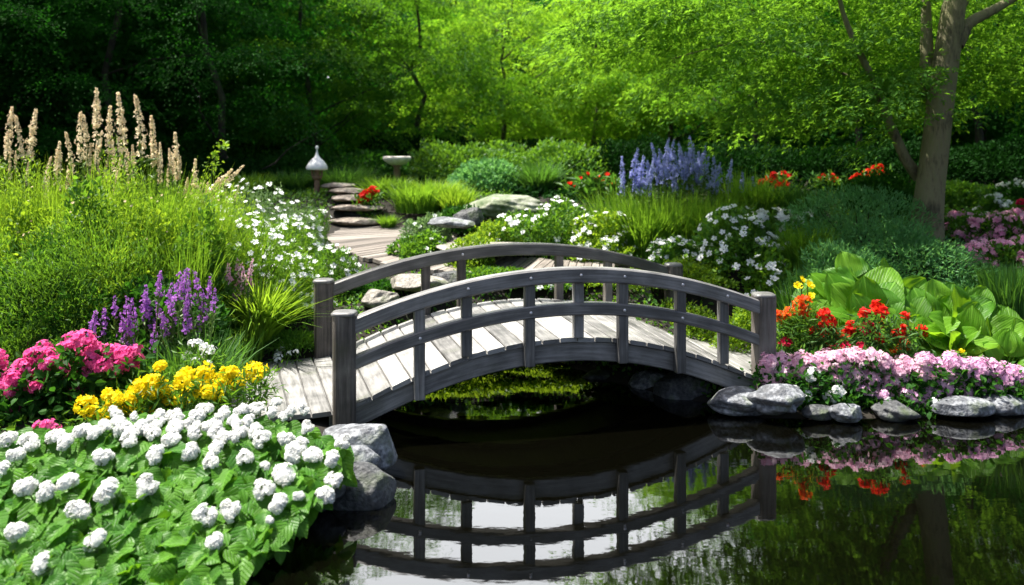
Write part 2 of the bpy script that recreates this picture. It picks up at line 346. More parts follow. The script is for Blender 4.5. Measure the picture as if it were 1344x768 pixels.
PETAL = (np.array([(0, 0, 0), (-.34, .5, .05), (-.24, .92, .0), (.24, .92, .0), (.34, .5, .05)]), [(1, 4, 3, 2)], [(0, 4, 1)])

def rdir(n, up=0.0):
    v = rng.normal(size=(n, 3)); v[:, 2] += up; return norm(v)

# ------------------------------------------------------------------ terrain
POND = np.array([(-9, 4.2), (-5, 4.6), (-3.2, 4.9), (-2.4, 5.35), (-1.8, 5.95), (-1.32, 6.5), (-1.02, 7.0), (-1.12, 7.7), (-1.33, 8.3), (-1.4, 9.3), (-0.9, 10.5), (0.0, 11.0),
                 (0.7, 10.8), (1.0, 10.15), (1.5, 9.6), (2.1, 9.05), (2.5, 8.55), (3.3, 8.5), (4.3, 8.6), (5.4, 8.75), (7, 9.2), (9.5, 9.3), (13, 7.5), (13, 2), (6, -3), (-1, -2.5), (-6, 1)])
def pond_dist(x, y):
    x = np.asarray(x, float); y = np.asarray(y, float); sh = x.shape; p = np.stack([x.ravel(), y.ravel()], 1)
    a = POND; b = np.roll(POND, -1, 0); best = np.full(len(p), 1e9); ins = np.zeros(len(p), bool)
    for (ax, ay), (bx, by) in zip(a, b):
        dx, dy = bx-ax, by-ay
        t = np.clip(((p[:, 0]-ax)*dx+(p[:, 1]-ay)*dy)/(dx*dx+dy*dy), 0, 1)
        best = np.minimum(best, np.hypot(p[:, 0]-ax-t*dx, p[:, 1]-ay-t*dy))
        cr = (ay > p[:, 1]) != (by > p[:, 1])
        ins ^= cr & (p[:, 0] < dx*(p[:, 1]-ay)/(dy if dy else 1e-9)+ax)
    return np.where(ins, -best, best).reshape(sh)
def sstep(a, b, x):
    t = np.clip((x-a)/(b-a), 0, 1); return t*t*(3-2*t)
NL, NR, FL, FR = np.array((-1.555, 7.94)), np.array((2.64, 9.0)), np.array((-2.2, 9.97)), np.array((2.23, 11.5))
PATH = np.array([(-2.25, 15.25), (-2.0, 14.2), (-1.45, 13.3), (-0.6, 12.7), (0.5, 12.35), (1.5, 12.2)])
PATHW = np.array([2.3, 2.1, 1.6, 1.2, 1.0, 1.0])
def terr(x, y):
    x = np.asarray(x, float); y = np.asarray(y, float); s = pond_dist(x, y)
    base = np.interp(y, [2, 4.6, 5.4, 7.2, 8, 9, 10, 11, 12, 13, 15, 16, 18, 22, 30, 60, 400], [.03, .03, .03, .2, .27, .34, .5, .72, .88, 1.02, 1.38, 1.8, 2.0, 2.2, 2.5, 3.4, 5])
    base = base+0.5*sstep(9, 12.5, y)*sstep(2.6, 5, x)*(1-sstep(13, 20, y)*.6)+0.35*sstep(8.5, 11, y)*sstep(-2.6, -4.2, x)*(1-sstep(12, 18, y))
    h = np.where(s > 0, .03+(base-.03)*sstep(0, 1.25, s), -.5*sstep(0, .8, -s)-.02)
    # the two bridge landings are level
    for (a, b, c) in ((NL, FL, -1), (NR, FR, 1)):
        mid = (a+b)/2; ax = norm((b-a)[None])[0]; hx = np.array((ax[1], -ax[0]))
        u = (x-mid[0])*hx[0]+(y-mid[1])*hx[1]; v = (x-mid[0])*ax[0]+(y-mid[1])*ax[1]
        k = (1-sstep(1.0, 1.7, abs(v)))*sstep(-.5, 0, c*u)*(1-sstep(1.2, 2.2, c*u))
        h = np.where(s > 0, h*(1-k)+np.minimum(h, .17)*k, h)
    return h+np.where(s > .4, .02*np.sin(x*3.1+y*1.7)*np.sin(y*2.3-x), 0)
xs = np.unique(np.concatenate([np.linspace(-300, -14, 14), np.arange(-14, 14.01, .2), np.linspace(14, 300, 14)]))
ys = np.unique(np.concatenate([np.linspace(-100, 1, 10), np.arange(1, 24.01, .2), np.linspace(24, 400, 24)]))
gx, gy = np.meshgrid(xs, ys); gz = terr(gx, gy)
nx = len(xs); ii = np.arange(len(ys)-1)[:, None]*nx+np.arange(nx-1)[None]
mb = MB(); mb.add(np.stack([gx, gy, gz], -1), np.stack([ii, ii+1, ii+nx+1, ii+nx], -1).reshape(-1, 4))
tag(mb.build("ground", M['soil'], smooth=True), kind='structure')
mb = MB(); wx = np.linspace(-5, 16, 22); wy = np.linspace(-6, 12.5, 20); a, b = np.meshgrid(wx, wy)
ii = np.arange(19)[:, None]*22+np.arange(21)[None]
mb.add(np.stack([a, b, a*0], -1), np.stack([ii, ii+1, ii+23, ii+22], -1).reshape(-1, 4))
tag(mb.build("water", M['water'], smooth=True), kind='structure')

def T1(x, y): return float(terr(np.array([x]), np.array([y]))[0])
def at(px, py, d): return np.array([(px-CX)/F*d, d, EYE-(py-HY)/F*d])
def ground_at(px, d):
    x = (px-CX)/F*d; return np.array([x, d, T1(x, d)])

# ------------------------------------------------------------------ wooden path and stone steps
def ribbon(u):
    t = np.linspace(0, 1, len(PATH)); c = np.array([np.interp(u, t, PATH[:, 0]), np.interp(u, t, PATH[:, 1])])
    e = 1e-3; c2 = np.array([np.interp(min(u+e, 1), t, PATH[:, 0]), np.interp(min(u+e, 1), t, PATH[:, 1])]); c1 = np.array([np.interp(max(u-e, 0), t, PATH[:, 0]), np.interp(max(u-e, 0), t, PATH[:, 1])])
    tg = (c2-c1)/np.linalg.norm(c2-c1); return c, np.array((-tg[1], tg[0])), np.interp(u, t, PATHW)/2
def zpath(y): return np.interp(y, [12, 12.5, 13, 15.3], [.98, 1.03, 1.1, 1.46])
mb = MB(); NPL = 44
for k in range(NPL):
    u0, u1 = k/NPL, (k+.88)/NPL; r = rng.random(); V = []; W = []
    c0, n0, w0 = ribbon(u0); c1, n1, w1 = ribbon(u1)
    if k: n0 = ribbon((k-.0)/NPL-.012)[1]*.5+n0*.5
    jl, jr = rng.uniform(-.04, .06, 2)
    q = [c0-n0*(w0+jl), c0+n0*(w0+jr), c1+n1*(w1+jr), c1-n1*(w1+jl)]
    ring = []
    for dz in (-.06, 0):
        ring.append([(p[0], p[1], zpath(p[1])+dz+rng.uniform(-.004, .004)) for p in q])
    off = rng.uniform(0, 50)
    wc = [[(off, 0, z), (off+2*w0, 0, z), (off+2*w0, .08, z), (off, .08, z)] for z in (0, .06)]
    mb.sweep(ring, wc, 0, r)
tag(mb.build("path", M['path']), kind='structure')

def rock(name, label, cat, pos, size, mat, seed, group=None, parent=None, rough=.20, sub=5, rz=0.0):
    import bmesh
    bm = bmesh.new(); bmesh.ops.create_icosphere(bm, subdivisions=sub, radius=1)
    r = np.random.default_rng(seed); V = np.array([v.co[:] for v in bm.verts])
    ks = r.normal(size=(14, 3))*np.repeat([1.1, 2.2, 4.5], [5, 5, 4])[:, None]; ph = r.uniform(0, 6.28, 14); am = np.repeat([1, .5, .2], [5, 5, 4])*rough
    n = (np.sin(V@ks.T+ph)*am).sum(1)*.55
    V = V*(1+n)[:, None]
    for _ in range(9):                                  # flat broken faces
        d = r.normal(size=3); d[2] = abs(d[2])*.6; d /= np.linalg.norm(d); lim = r.uniform(.76, .97); s_ = V@d
        V -= np.maximum(s_-lim, 0)[:, None]*d*.95
    F_ = [[v.index for v in f.verts] for f in bm.faces]; bm.free()
    V *= np.array(size); c, s_ = math.cos(rz), math.sin(rz); V = V@np.array([[c, s_, 0], [-s_, c, 0], [0, 0, 1]])
    m_ = MB(); m_.add(V, None, F_)
    o = m_.build(name, mat, parent, pos, smooth=True)
    return o if parent else tag(o, label, cat, group)

st = thing("stone_steps", "weathered flat stone steps climbing from the boardwalk beside the white roofed lantern", "steps", (-2.5, 15.3, 1.4))
stp = [(466, 299, 140, 15.2), (470, 281, 138, 15.5), (462, 268, 110, 15.8), (455, 259, 90, 16.1), (443, 252, 80, 16.4)]
for k, (px, py, wpx, d) in enumerate(stp):
    p = at(px-6*k*0, py-8, d); hw = wpx/F*d/2*.55
    o = rock("step", None, None, Vector(p)-Vector(st.location), (hw, .34, .07), M['steprock'], 40+k, parent=st, rough=.10, rz=rng.uniform(-.06, .06))
    rock("riser", None, None, Vector((p[0]+.03, p[1]+.15, p[2]-.14))-Vector(st.location), (hw*.9, .2, .10), M['darkrock'], 60+k, parent=st, rough=.1)

# ------------------------------------------------------------------ bridge
def BP(u, v):
    u = np.asarray(u, float)[..., None]; return (NL*(1-u)+NR*u)*(1-v)+(FL*(1-u)+FR*u)*v
def para(u): return 4*u*(1-u)
def zdeck(u):
    p = para(np.asarray(u, float)); return .255+.575*(p+np.sqrt(p*p+.03))/2
OUT = {0: norm(np.array([[NR[1]-NL[1], -(NR[0]-NL[0])]]))[0], 1: -norm(np.array([[FR[1]-FL[1], -(FR[0]-FL[0])]]))[0]}
bridge = thing("footbridge", "arched grey wooden footbridge with railings spanning the pond", "bridge", (0.2, 9.6, 0))
BL = Vector(bridge.location)
def beam(name, side, u0, u1, ztop, h, thick, off, mat, n=40, ch=.012):
    us = np.linspace(u0, u1, n); c = BP(us, side); o = OUT[side]; rings = []; W = []
    ln = 4.4
    for k in range(n):
        zt = float(ztop(us[k])); a, b = off-thick/2, off+thick/2
        prof = [(a, zt-h+ch), (a, zt-ch), (a+ch, zt), (b-ch, zt), (b, zt-ch), (b, zt-h+ch), (b-ch, zt-h), (a+ch, zt-h)]
        rings.append([(c[k][0]+o[0]*q-BL.x, c[k][1]+o[1]*q-BL.y, z) for q, z in prof]); W.append([(us[k]*ln+side*9+h*30, q*1.0, z-zt) for q, z in prof])
    m_ = MB(); m_.sweep(rings, W, 0, rng.random()); return m_.build(name, mat, bridge)
# deck: one part, its planks modelled with gaps
mb = MB(); NP = 34; u_a, u_b = -.25, 1.22; step = (u_b-u_a)/NP
for k in range(NP):
    ua = u_a+k*step; ub = ua+step*.925; va, vb = -.015+rng.uniform(-.006, .006), 1.015
    if ua < -.02 : va, vb = va-.02*rng.random(), vb+.01
    rr = rng.random(); n = 7; rings = []; W = []; off = rng.uniform(0, 60); dz = rng.uniform(-.004, .004)
    for t in np.linspace(0, 1, n):
        v = va+(vb-va)*t; A = BP(np.array(ua), v); B_ = BP(np.array(ub), v); za, zb = float(zdeck(ua))+dz, float(zdeck(ub))+dz; g = .009
        e = (B_-A)/np.linalg.norm(B_-A)
        e2 = BP(np.array(ua+step*.9995), v); zc = float(zdeck(ua+step))+dz
        rings.append([(A[0]-BL.x, A[1]-BL.y, za-.045), (A[0]-BL.x, A[1]-BL.y, za-g), (A[0]+e[0]*g-BL.x, A[1]+e[1]*g-BL.y, za), (B_[0]-e[0]*g-BL.x, B_[1]-e[1]*g-BL.y, zb), (B_[0]-BL.x, B_[1]-BL.y, zb-g), (B_[0]-BL.x, B_[1]-BL.y, zb-.036), (e2[0]-BL.x, e2[1]-BL.y, zc-.038), (e2[0]-BL.x, e2[1]-BL.y, zc-.045)])
        W.append([(off+t*2.2, q, 0) for q in (0, .006, .012, .1, .11, .115, .12, .125)])
    mb.sweep(rings, W, 0, rr)
mb.build("deck", M['deck'], bridge)
zf = lambda u: zdeck(u)-.048
mb = MB(); rings = []; W = []                      # added sheet under the planks, near-black to deepen the underside's shade
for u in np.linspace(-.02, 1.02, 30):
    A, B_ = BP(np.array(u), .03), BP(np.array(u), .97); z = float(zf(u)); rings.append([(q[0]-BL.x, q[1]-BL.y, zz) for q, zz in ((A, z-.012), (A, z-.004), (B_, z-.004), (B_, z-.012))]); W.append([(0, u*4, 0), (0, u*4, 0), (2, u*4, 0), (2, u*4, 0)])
mb.sweep(rings, W); mb.build("underside_shade_sheet", M['shade_wood'], bridge)
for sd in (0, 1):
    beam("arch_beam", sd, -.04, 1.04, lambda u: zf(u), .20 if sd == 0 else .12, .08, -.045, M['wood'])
beam("joist", 0, 0.0, 1.0, lambda u: zf(u)-.014, .06, .09, -.75, M['shade_wood'], 24); beam("joist", 0, 0.0, 1.0, lambda u: zf(u)-.014, .06, .09, -1.5, M['shade_wood'], 24)
rt = lambda u: 1.125+.425*para(u)
rm = lambda u: .755+.44*para(u)
for sd in (0, 1):
    beam("top_rail", sd, .0, 1.0, rt, .155, .135, .05, M['wood'], 48, .016)
beam("middle_rail", 0, .0, 1.0, rm, .125, .125, .05, M['wood'], 48, .014)

def u_for_px(px, side):
    us = np.linspace(0, 1, 400); c = BP(us, side); return float(us[np.argmin(abs(CX+F*c[:, 0]/c[:, 1]-px))])
def rsq(hw, r, n=3):
    """A square of half width hw with rounded corners."""
    out = []
    for q in range(4):
        cx, cy_ = [(1, 1), (-1, 1), (-1, -1), (1, -1)][q]
        for k in range(n+1):
            a = q*PI/2+k/n*PI/2; out.append((cx*(hw-r)+r*math.cos(a), cy_*(hw-r)+r*math.sin(a)))
    return out
def upright(name, side, u, zb, zt, hw, off, r, mat, depth=None):
    c = BP(np.array(u), side)+OUT[side]*off; o = OUT[side]; t = np.array((-o[1], o[0])); prof = rsq(hw, r); k = (depth or hw)/hw
    rings = []; W = []
    zz = [zb, zb+.01]+list(np.linspace(zb+.02, zt-.02, 5))+[zt]
    for z in zz:
        q = .96 if z in (zb,) else 1
        rings.append([(c[0]+(t[0]*a+o[0]*b*k)*q-BL.x, c[1]+(t[1]*a+o[1]*b*k)*q-BL.y, z) for a, b in prof]); W.append([(z+u*17+side*5, a, b) for a, b in prof])
    m_ = MB(); m_.sweep(rings, W, 0, rng.random()); return m_.build(name, mat, bridge), c
def post(side, u, zt, zb):
    o, c = upright("post", side, u, zb, zt-.035, .108, .03, .05, M['post'])
    prof = rsq(.116, .06); rings = []; W = []
    for z, k in ((zt-.04, .96), (zt-.034, 1), (zt-.016, 1), (zt-.004, .9), (zt+.004, .6), (zt+.007, .2)):
        rings.append([(c[0]+a*k-BL.x, c[1]+b*k-BL.y, z) for a, b in prof]); W.append([(a, b, z) for a, b in prof])
    m_ = MB(); m_.sweep(rings, W); m_.build("post_cap", M['wood'], o, smooth=True)
post(0, -.008, 1.205, .02); post(0, 1.012, 1.20, .02); post(1, -.008, 1.205, .12); post(1, 1.0, 1.20, .2)
def bolt(parent, c, o, z):
    m_ = MB(); th = np.linspace(0, 2*PI, 12, endpoint=False); t = np.array((-o[1], o[0])); rings = []
    for dd, r in ((0, .017), (.007, .016), (.012, .010), (.014, .003)):
        rings.append([(c[0]+o[0]*dd+t[0]*r*math.cos(a)-BL.x, c[1]+o[1]*dd+t[1]*r*math.cos(a)-BL.y, z+r*math.sin(a)) for a in th])
    m_.sweep(rings); m_.build("bolt", M['bolt'], parent, smooth=True)
for px, foot in ((550, 1), (612, 0), (693, 1), (758, 0), (815, 1), (890, 1), (948, 0)):
    u = u_for_px(px, 0); zb = float(zdeck(u))-(.235 if foot else .0)
    if foot: o, c = upright("baluster", 0, u, zb, float(rt(u))-.155+.06, .052, .05, .012, M['wood'], .046)
    else: o, c = upright("baluster", 0, u, float(zdeck(u))+.002, float(rt(u))-.155+.06, .052, .02, .012, M['wood'], .040)
    if px in (612, 693, 758, 815, 890, 948): bolt(o, BP(np.array(u), 0)+OUT[0]*.117, OUT[0], float(rt(u))-.075)
    if px in (550, 693, 815, 890): bolt(o, BP(np.array(u), 0)+OUT[0]*.1125, OUT[0], float(rm(u))-.062)
for px in (560, 607, 735, 800, 850):
    u = u_for_px(px, 1); o, c = upright("baluster", 1, u, float(zdeck(u))-.2, float(rt(u))-.155+.06, .052, .05, .012, M['post'], .046)
    if px == 607: bolt(o, BP(np.array(u), 1)-OUT[1]*.0175, -OUT[1], float(rt(u))-.075)

# ------------------------------------------------------------------ rocks
def shore_rock(px, py_b, wpx, hpx, d, label, mat='rock', seed=1, depth=.8, rz=0., group="rocks along the pond edge", name="rock", rough=.16):
    k = .84 if px > 940 and d < 9.2 else .8 if 490 < px < 600 and d > 10.5 else 1; wpx *= k*1.04; hpx *= k; hw = wpx/F*d/2; hh = hpx/F*d/2; p = at(px, py_b-hpx/2-(1-k)*4, d)
    return rock(name, label, "rock", p, (hw, hw*depth, hh), M[mat], seed, group, rough=rough, rz=rz)
shore_rock(468, 618, 106, 66, 7.05, "large pale topped boulder at the foot of the bridge's front post", seed=3, name="boulder")
shore_rock(462, 622, 60, 40, 6.72, "small oval stone lodged between the big boulder and white flowers", seed=4)
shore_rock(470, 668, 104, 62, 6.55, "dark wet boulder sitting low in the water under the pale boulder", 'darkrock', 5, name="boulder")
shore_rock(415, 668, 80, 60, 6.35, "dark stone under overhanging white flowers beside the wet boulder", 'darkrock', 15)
shore_rock(968, 548, 92, 44, 8.62, "flat pale rock at the water below the bridge's far end post", seed=6)
shore_rock(1026, 552, 96, 56, 8.4, "pointed pale rock at the water below the pink flowers' end", seed=7, rough=.24)
shore_rock(1112, 552, 48, 28, 8.4, "small pale blue stone under the middle of the pink flowers", seed=8)
shore_rock(1072, 552, 50, 26, 8.45, "small dark stone between the pointed rock and the pale blue stone", 'darkrock', seed=9)
shore_rock(1172, 552, 70, 28, 8.5, "dark low stone beneath drooping lilac flowers", 'darkrock', seed=16)
shore_rock(1262, 548, 92, 30, 8.55, "long low grey rock below the lilac flowers", seed=10, depth=.6)
shore_rock(1316, 546, 76, 34, 8.72, "rounded grey rock next to the long low rock", seed=11)
shore_rock(1380, 546, 80, 34, 8.75, "grey rock at the edge where the lilac flowers end", seed=12)
shore_rock(1222, 546, 60, 40, 8.85, "dark rock tucked behind the long low rock", 'darkrock', seed=17)
shore_rock(850, 518, 48, 30, 9.75, "small pale stone on the bank seen under the bridge", seed=13)
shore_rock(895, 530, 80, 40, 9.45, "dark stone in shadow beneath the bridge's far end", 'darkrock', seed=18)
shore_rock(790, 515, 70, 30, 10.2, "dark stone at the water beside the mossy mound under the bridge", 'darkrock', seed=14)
shore_rock(500, 408, 66, 34, 11.0, "white rounded stone behind the bridge near the short back post", 'tanrock', seed=20)
shore_rock(548, 385, 100, 34, 11.5, "broad tan stone seen between the two railings", 'tanrock', seed=21)
shore_rock(590, 384, 70, 36, 11.9, "dark ledge stone between the railings beside the tan stone", 'darkrock', seed=22)
shore_rock(592, 300, 70, 16, 13.6, "flat grey stone slab beside the boardwalk", seed=23)
shore_rock(615, 298, 40, 26, 13.9, "upright brown stone beside the boardwalk slab", 'darkrock', seed=24, rough=.25)
shore_rock(640, 330, 130, 12, 12.9, "long pale stone slab just above the far railing", 'tanrock', seed=25, rough=.06)
shore_rock(668, 288, 100, 34, 15.0, "large mossy boulder among the shrubs above the white flowers", 'mossrock', seed=26, name="boulder")

# ------------------------------------------------------------------ lantern and bird bath
def lathe(m_, prof, c, sides=24, mi=0, sx=1., sy=1.):
    th = np.linspace(0, 2*PI, sides, endpoint=False)
    m_.sweep([[(c[0]+r*math.cos(a)*sx, c[1]+r*math.sin(a)*sy, c[2]+z) for a in th] for r, z in prof], None, mi)
d = 16.3; b = ground_at(416, d); zt = at(416, 196, d)[2]; sc_ = d/F
lan = thing("garden_lantern", "white bell roofed garden lantern on a brown post at the top of the steps", "lantern", b)
h = zt-b[2]; r0 = 13.5*sc_
m_ = MB(); lathe(m_, [(.04, h-26*sc_), (r0*.97, h-27*sc_), (r0*1.02, h-25.5*sc_), (r0, h-22.5*sc_), (r0*.80, h-18*sc_), (r0*.55, h-14*sc_), (r0*.32, h-11*sc_), (r0*.17, h-8*sc_), (r0*.09, h-4*sc_), (r0*.05, h)], (0, 0, 0)); m_.build("roof", M['white_paint'], lan, smooth=True)
m_ = MB(); lathe(m_, [(.012, h-1*sc_), (.03, h+1*sc_), (.034, h+2.6*sc_), (.02, h+4.2*sc_), (.004, h+5*sc_)], (0, 0, 0), 12); m_.build("finial", M['white_paint'], lan, smooth=True)
m_ = MB(); lathe(m_, [(.055, -.1), (.055, h-40*sc_), (.10, h-38*sc_), (.10, h-36*sc_), (.06, h-35*sc_), (.06, h-27*sc_)], (0, 0, 0), 12); m_.build("post", M['brown_paint'], lan)
for sx in (-1, 1):
    m_ = MB(); m_.tube([(sx*.055, 0, h-40*sc_), (sx*.09, 0, h-34*sc_), (sx*.10, 0, h-27*sc_)], .022, 8); m_.build("bracket", M['brown_paint'], lan)
d = 17.2; b = ground_at(521, d); zt = at(521, 205, d)[2]; h = zt-b[2]; s_ = d/F
bb = thing("bird_bath", "pale stone bird bath on a dark stem among grasses near the lantern", "bird bath", b)
m_ = MB(); lathe(m_, [(.05, h-13*s_), (12*s_, h-10*s_), (18*s_, h-5*s_), (19*s_, h-2*s_), (17*s_, h), (11*s_, h-2*s_), (.03, h-3*s_)], (0, 0, 0), 20); m_.build("basin", M['palestone'], bb, smooth=True)
m_ = MB(); lathe(m_, [(.16, -.1), (.14, .05), (.075, .1), (.065, h-15*s_), (.12, h-11*s_)], (0, 0, 0), 10); m_.build("stem", M['brown_paint'], bb, smooth=True)

# ------------------------------------------------------------------ trees
def spray_leaves(mb, cen, out, R, n, size, tmpl, droop=.28, thick=.07, flat=.5):
    """Flat leafy sprays: cen (S,3), out (S,3) horizontal outward direction, R (S,) radius, n leaves each."""
    S = len(cen); up = np.array([0, 0, 1.0])
    nn = norm(up+out*.35+rng.normal(size=(S, 3))*.18); ax = norm(out-(out*nn).sum(1, keepdims=True)*nn); ay = np.cross(nn, ax)
    r = np.sqrt(rng.random((S, n)))*1.0; a = rng.uniform(0, 2*PI, (S, n)); r *= 1+.28*np.sin(a*3+rng.uniform(0, 6, (S, 1)))
    gap = np.sin(a*5+rng.uniform(0, 6, (S, 1)))*.12
    x = (r*np.cos(a)*1.25+gap)*R[:, None]; y = r*np.sin(a)*R[:, None]
    z = -droop*(r**2)*R[:, None]*.6+rng.normal(size=(S, n))*thick
    P = cen[:, None]+x[..., None]*ax[:, None]+y[..., None]*ay[:, None]+z[..., None]*nn[:, None]
    D = ax[:, None]*(np.cos(a)+.5)[..., None]+ay[:, None]*np.sin(a)[..., None]+rng.normal(size=(S, n, 3))*.5-up*.25
    N_ = nn[:, None]+rng.normal(size=(S, n, 3))*flat
    mb.inst(tmpl, P.reshape(-1, 3), D.reshape(-1, 3), N_.reshape(-1, 3), size*rng.uniform(.7, 1.3, S*n))

def curve_pts(a, b, n=6, bow=.15, seed=None):
    a = np.asarray(a, float); b = np.asarray(b, float); t = np.linspace(0, 1, n)[:, None]; L_ = np.linalg.norm(b-a)
    off = rng.normal(size=3)*bow*L_*.5; off[2] = abs(off[2])*.6
    return a+(b-a)*t+np.sin(PI*t)*off+rng.normal(size=(n, 3))*.02*L_*np.sin(PI*t)

def tree(name, label, px, d, zbot, ztop, rad, nspray, nleaf, lsize, mat, tmpl=DIAMOND, bark='dbark', tr=.09, group="woodland trees behind the garden", spr=(.6, 1.1), nlimb=4):
    b = ground_at(px, d); root = thing(name, label, "tree", b, group)
    H = ztop-b[2]; zb = zbot-b[2]
    th = rng.uniform(0, 2*PI, nspray); t = rng.random(nspray); rr = np.sqrt(rng.uniform(.12, 1, nspray))
    env = np.sin(PI*np.clip(.12+.86*t, 0, 1))**.7
    cen = np.stack([np.cos(th)*rr*rad*env, np.sin(th)*rr*rad*env, zb+(H-zb)*t-.35*rr*rr], 1)
    cen[:, 2] = np.round(cen[:, 2]/.55)*.55+rng.normal(size=nspray)*.12
    out = np.stack([np.cos(th), np.sin(th), th*0], 1)
    m_ = MB(); spray_leaves(m_, cen, out, rng.uniform(*spr, nspray), nleaf, lsize, tmpl, .55, .06)
    m_.build("crown", M[mat], root)
    m_ = MB(); top = np.array([rng.normal()*.3, rng.normal()*.3, H*.93])
    tp = curve_pts((0, 0, -.2), top, 9, .05); m_.tube(tp, np.linspace(tr, .03, 9)*np.array([1.35]+[1]*8), 10)
    for k in rng.choice(nspray, min(nlimb, nspray), replace=False):
        q = cen[k]; zz = max(zb*.6, q[2]-.4-.35*math.hypot(q[0], q[1])); j = np.argmin(abs(tp[:, 2]-zz))
        m_.tube(curve_pts(tp[j], q, 6, .12), np.linspace(max(.03, tr*.35), .01, 6), 6)
    m_.build("trunk", M[bark], root, smooth=True)
    return root

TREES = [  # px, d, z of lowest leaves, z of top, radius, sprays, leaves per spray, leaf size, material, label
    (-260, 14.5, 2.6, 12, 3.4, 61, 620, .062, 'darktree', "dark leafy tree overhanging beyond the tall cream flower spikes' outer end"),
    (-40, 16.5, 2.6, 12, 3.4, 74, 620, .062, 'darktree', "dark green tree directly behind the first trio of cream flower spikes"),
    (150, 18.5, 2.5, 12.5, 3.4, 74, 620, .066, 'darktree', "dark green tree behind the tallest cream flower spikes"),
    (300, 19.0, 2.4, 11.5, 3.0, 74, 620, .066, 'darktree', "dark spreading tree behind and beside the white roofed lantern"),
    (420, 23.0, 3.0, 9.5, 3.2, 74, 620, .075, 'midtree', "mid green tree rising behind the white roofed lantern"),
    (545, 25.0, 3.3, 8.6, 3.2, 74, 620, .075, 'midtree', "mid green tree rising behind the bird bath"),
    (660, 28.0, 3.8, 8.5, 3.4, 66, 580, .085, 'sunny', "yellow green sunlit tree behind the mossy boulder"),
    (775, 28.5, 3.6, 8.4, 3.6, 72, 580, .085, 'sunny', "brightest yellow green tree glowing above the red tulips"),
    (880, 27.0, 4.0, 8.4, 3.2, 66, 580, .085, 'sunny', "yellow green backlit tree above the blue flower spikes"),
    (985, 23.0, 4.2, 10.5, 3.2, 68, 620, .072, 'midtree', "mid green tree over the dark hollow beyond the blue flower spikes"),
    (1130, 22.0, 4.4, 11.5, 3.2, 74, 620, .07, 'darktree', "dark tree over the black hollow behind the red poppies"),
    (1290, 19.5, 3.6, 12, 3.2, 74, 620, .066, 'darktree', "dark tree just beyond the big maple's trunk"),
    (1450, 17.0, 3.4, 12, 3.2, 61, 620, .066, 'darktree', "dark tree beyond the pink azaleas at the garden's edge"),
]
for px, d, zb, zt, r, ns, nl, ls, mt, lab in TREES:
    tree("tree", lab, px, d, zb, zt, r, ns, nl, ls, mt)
# a dense second row, copies of one tree
proto = tree("tree", "dense dark tree in the far row closing off the wood", 60, 31, 2.8, 11.5, 3.8, 120, 260, .13, 'darktree', group="far row of dark trees", spr=(.8, 1.4))
for k, (px, d, s_) in enumerate([(-150, 20.5, 1.5), (30, 22.5, 1.5), (170, 23.5, 1.4), (290, 25, 1.15), (-330, 19, 1.5), (-250, 27, 1.15), (210, 30, 1.05), (350, 32, .92), (500, 33, .84), (640, 35, .86), (770, 35.5, .86), (890, 34, .84), (1010, 31, 1.0), (1150, 29, 1.15), (1290, 28, 1.2), (1440, 26, 1.2)]):
    c = proto.copy(); C.objects.link(c); c.location = ground_at(px, d); c.rotation_euler = (0, 0, k*1.3); c.scale = (s_, s_, s_)
    for ch in proto.children:
        q = ch.copy(); C.objects.link(q); q.parent = c

# the big maple
b = ground_at(1215, 12.0); maple = thing("maple_tree", "large maple with a pale grey trunk standing beside the pink azaleas", "tree", b)
def mp(px, py, d=12.0): return at(px, py, d)-b
m_ = MB()
tp = np.array([b-b-np.array([0, 0, .3]), mp(1217, 285), mp(1221, 245), mp(1228, 190), mp(1236, 120), mp(1246, 50), mp(1256, -20), mp(1270, -120), mp(1290, -260), mp(1300, -380)])
m_.tube(tp, [.27, .215, .195, .185, .18, .17, .15, .12, .08, .03], 20)
m_.build("trunk", M['bark'], maple, smooth=True)
LIMBS = [([(1206, 232), (1186, 205), (1168, 160), (1148, 110), (1122, 55), (1108, 20), (1085, -60)], 12.2, .085),
         ([(1226, 150), (1218, 100), (1214, 50), (1216, -10), (1200, -90)], 12.25, .13),
         ([(1256, 60), (1275, 30), (1310, 8), (1360, -20), (1440, -60)], 12.0, .10),
         ([(1180, 190), (1150, 120), (1060, 70), (980, 50), (880, 80)], 12.9, .03),
         ([(1252, 20), (1290, -40), (1380, -60), (1470, 20)], 12.8, .07)]
for pts, d, r in LIMBS:
    m_ = MB(); pp = np.array([mp(x, y, d) for x, y in pts]); pp += rng.normal(size=pp.shape)*.025
    tt = np.linspace(0, 1, 14); t0 = np.linspace(0, 1, len(pp)); q = np.stack([np.interp(tt, t0, pp[:, k]) for k in range(3)], 1)
    m_.tube(q, np.linspace(r, r*.3, 14), 8); m_.build("limb", M['bark'], maple, smooth=True)
ns = 230; cen = []; out = []
while len(cen) < ns:
    px, d = rng.uniform(740, 1560), rng.uniform(11.4, 15.5); py = rng.uniform(-330, 186) if len(cen) < 250 else rng.uniform(80, 186)
    low = np.interp(px, [740, 800, 850, 950, 1050, 1100, 1200, 1260, 1344, 1560], [20, 66, 100, 130, 172, 186, 165, 120, 140, 130])
    hi = np.interp(px, [740, 900, 1100, 1250, 1400, 1560], [-20, -90, -150, -170, -150, -60])
    low += 16*math.sin(px*.045)+10*math.sin(px*.11)
    if py > low or py < hi: continue
    p = at(px, py, d)
    if math.hypot(p[0]-6.1, (p[1]-12)*1.25) > 5.4: continue
    if 1195 < px < 1275 and d < 12.4 and py > -20: continue          # the trunk stays in view
    if (px > 1265 and rng.random() < .5) or (py < low-130 and rng.random() < .45): continue
    cen.append(p-b); v = np.array([p[0]-6.1, p[1]-12, 0]); out.append(v/max(np.linalg.norm(v), .1))
m_ = MB(); spray_leaves(m_, np.array(cen), np.array(out), rng.uniform(.45, .85, ns), 190, .095, MAPLE, .5, .03, .35)
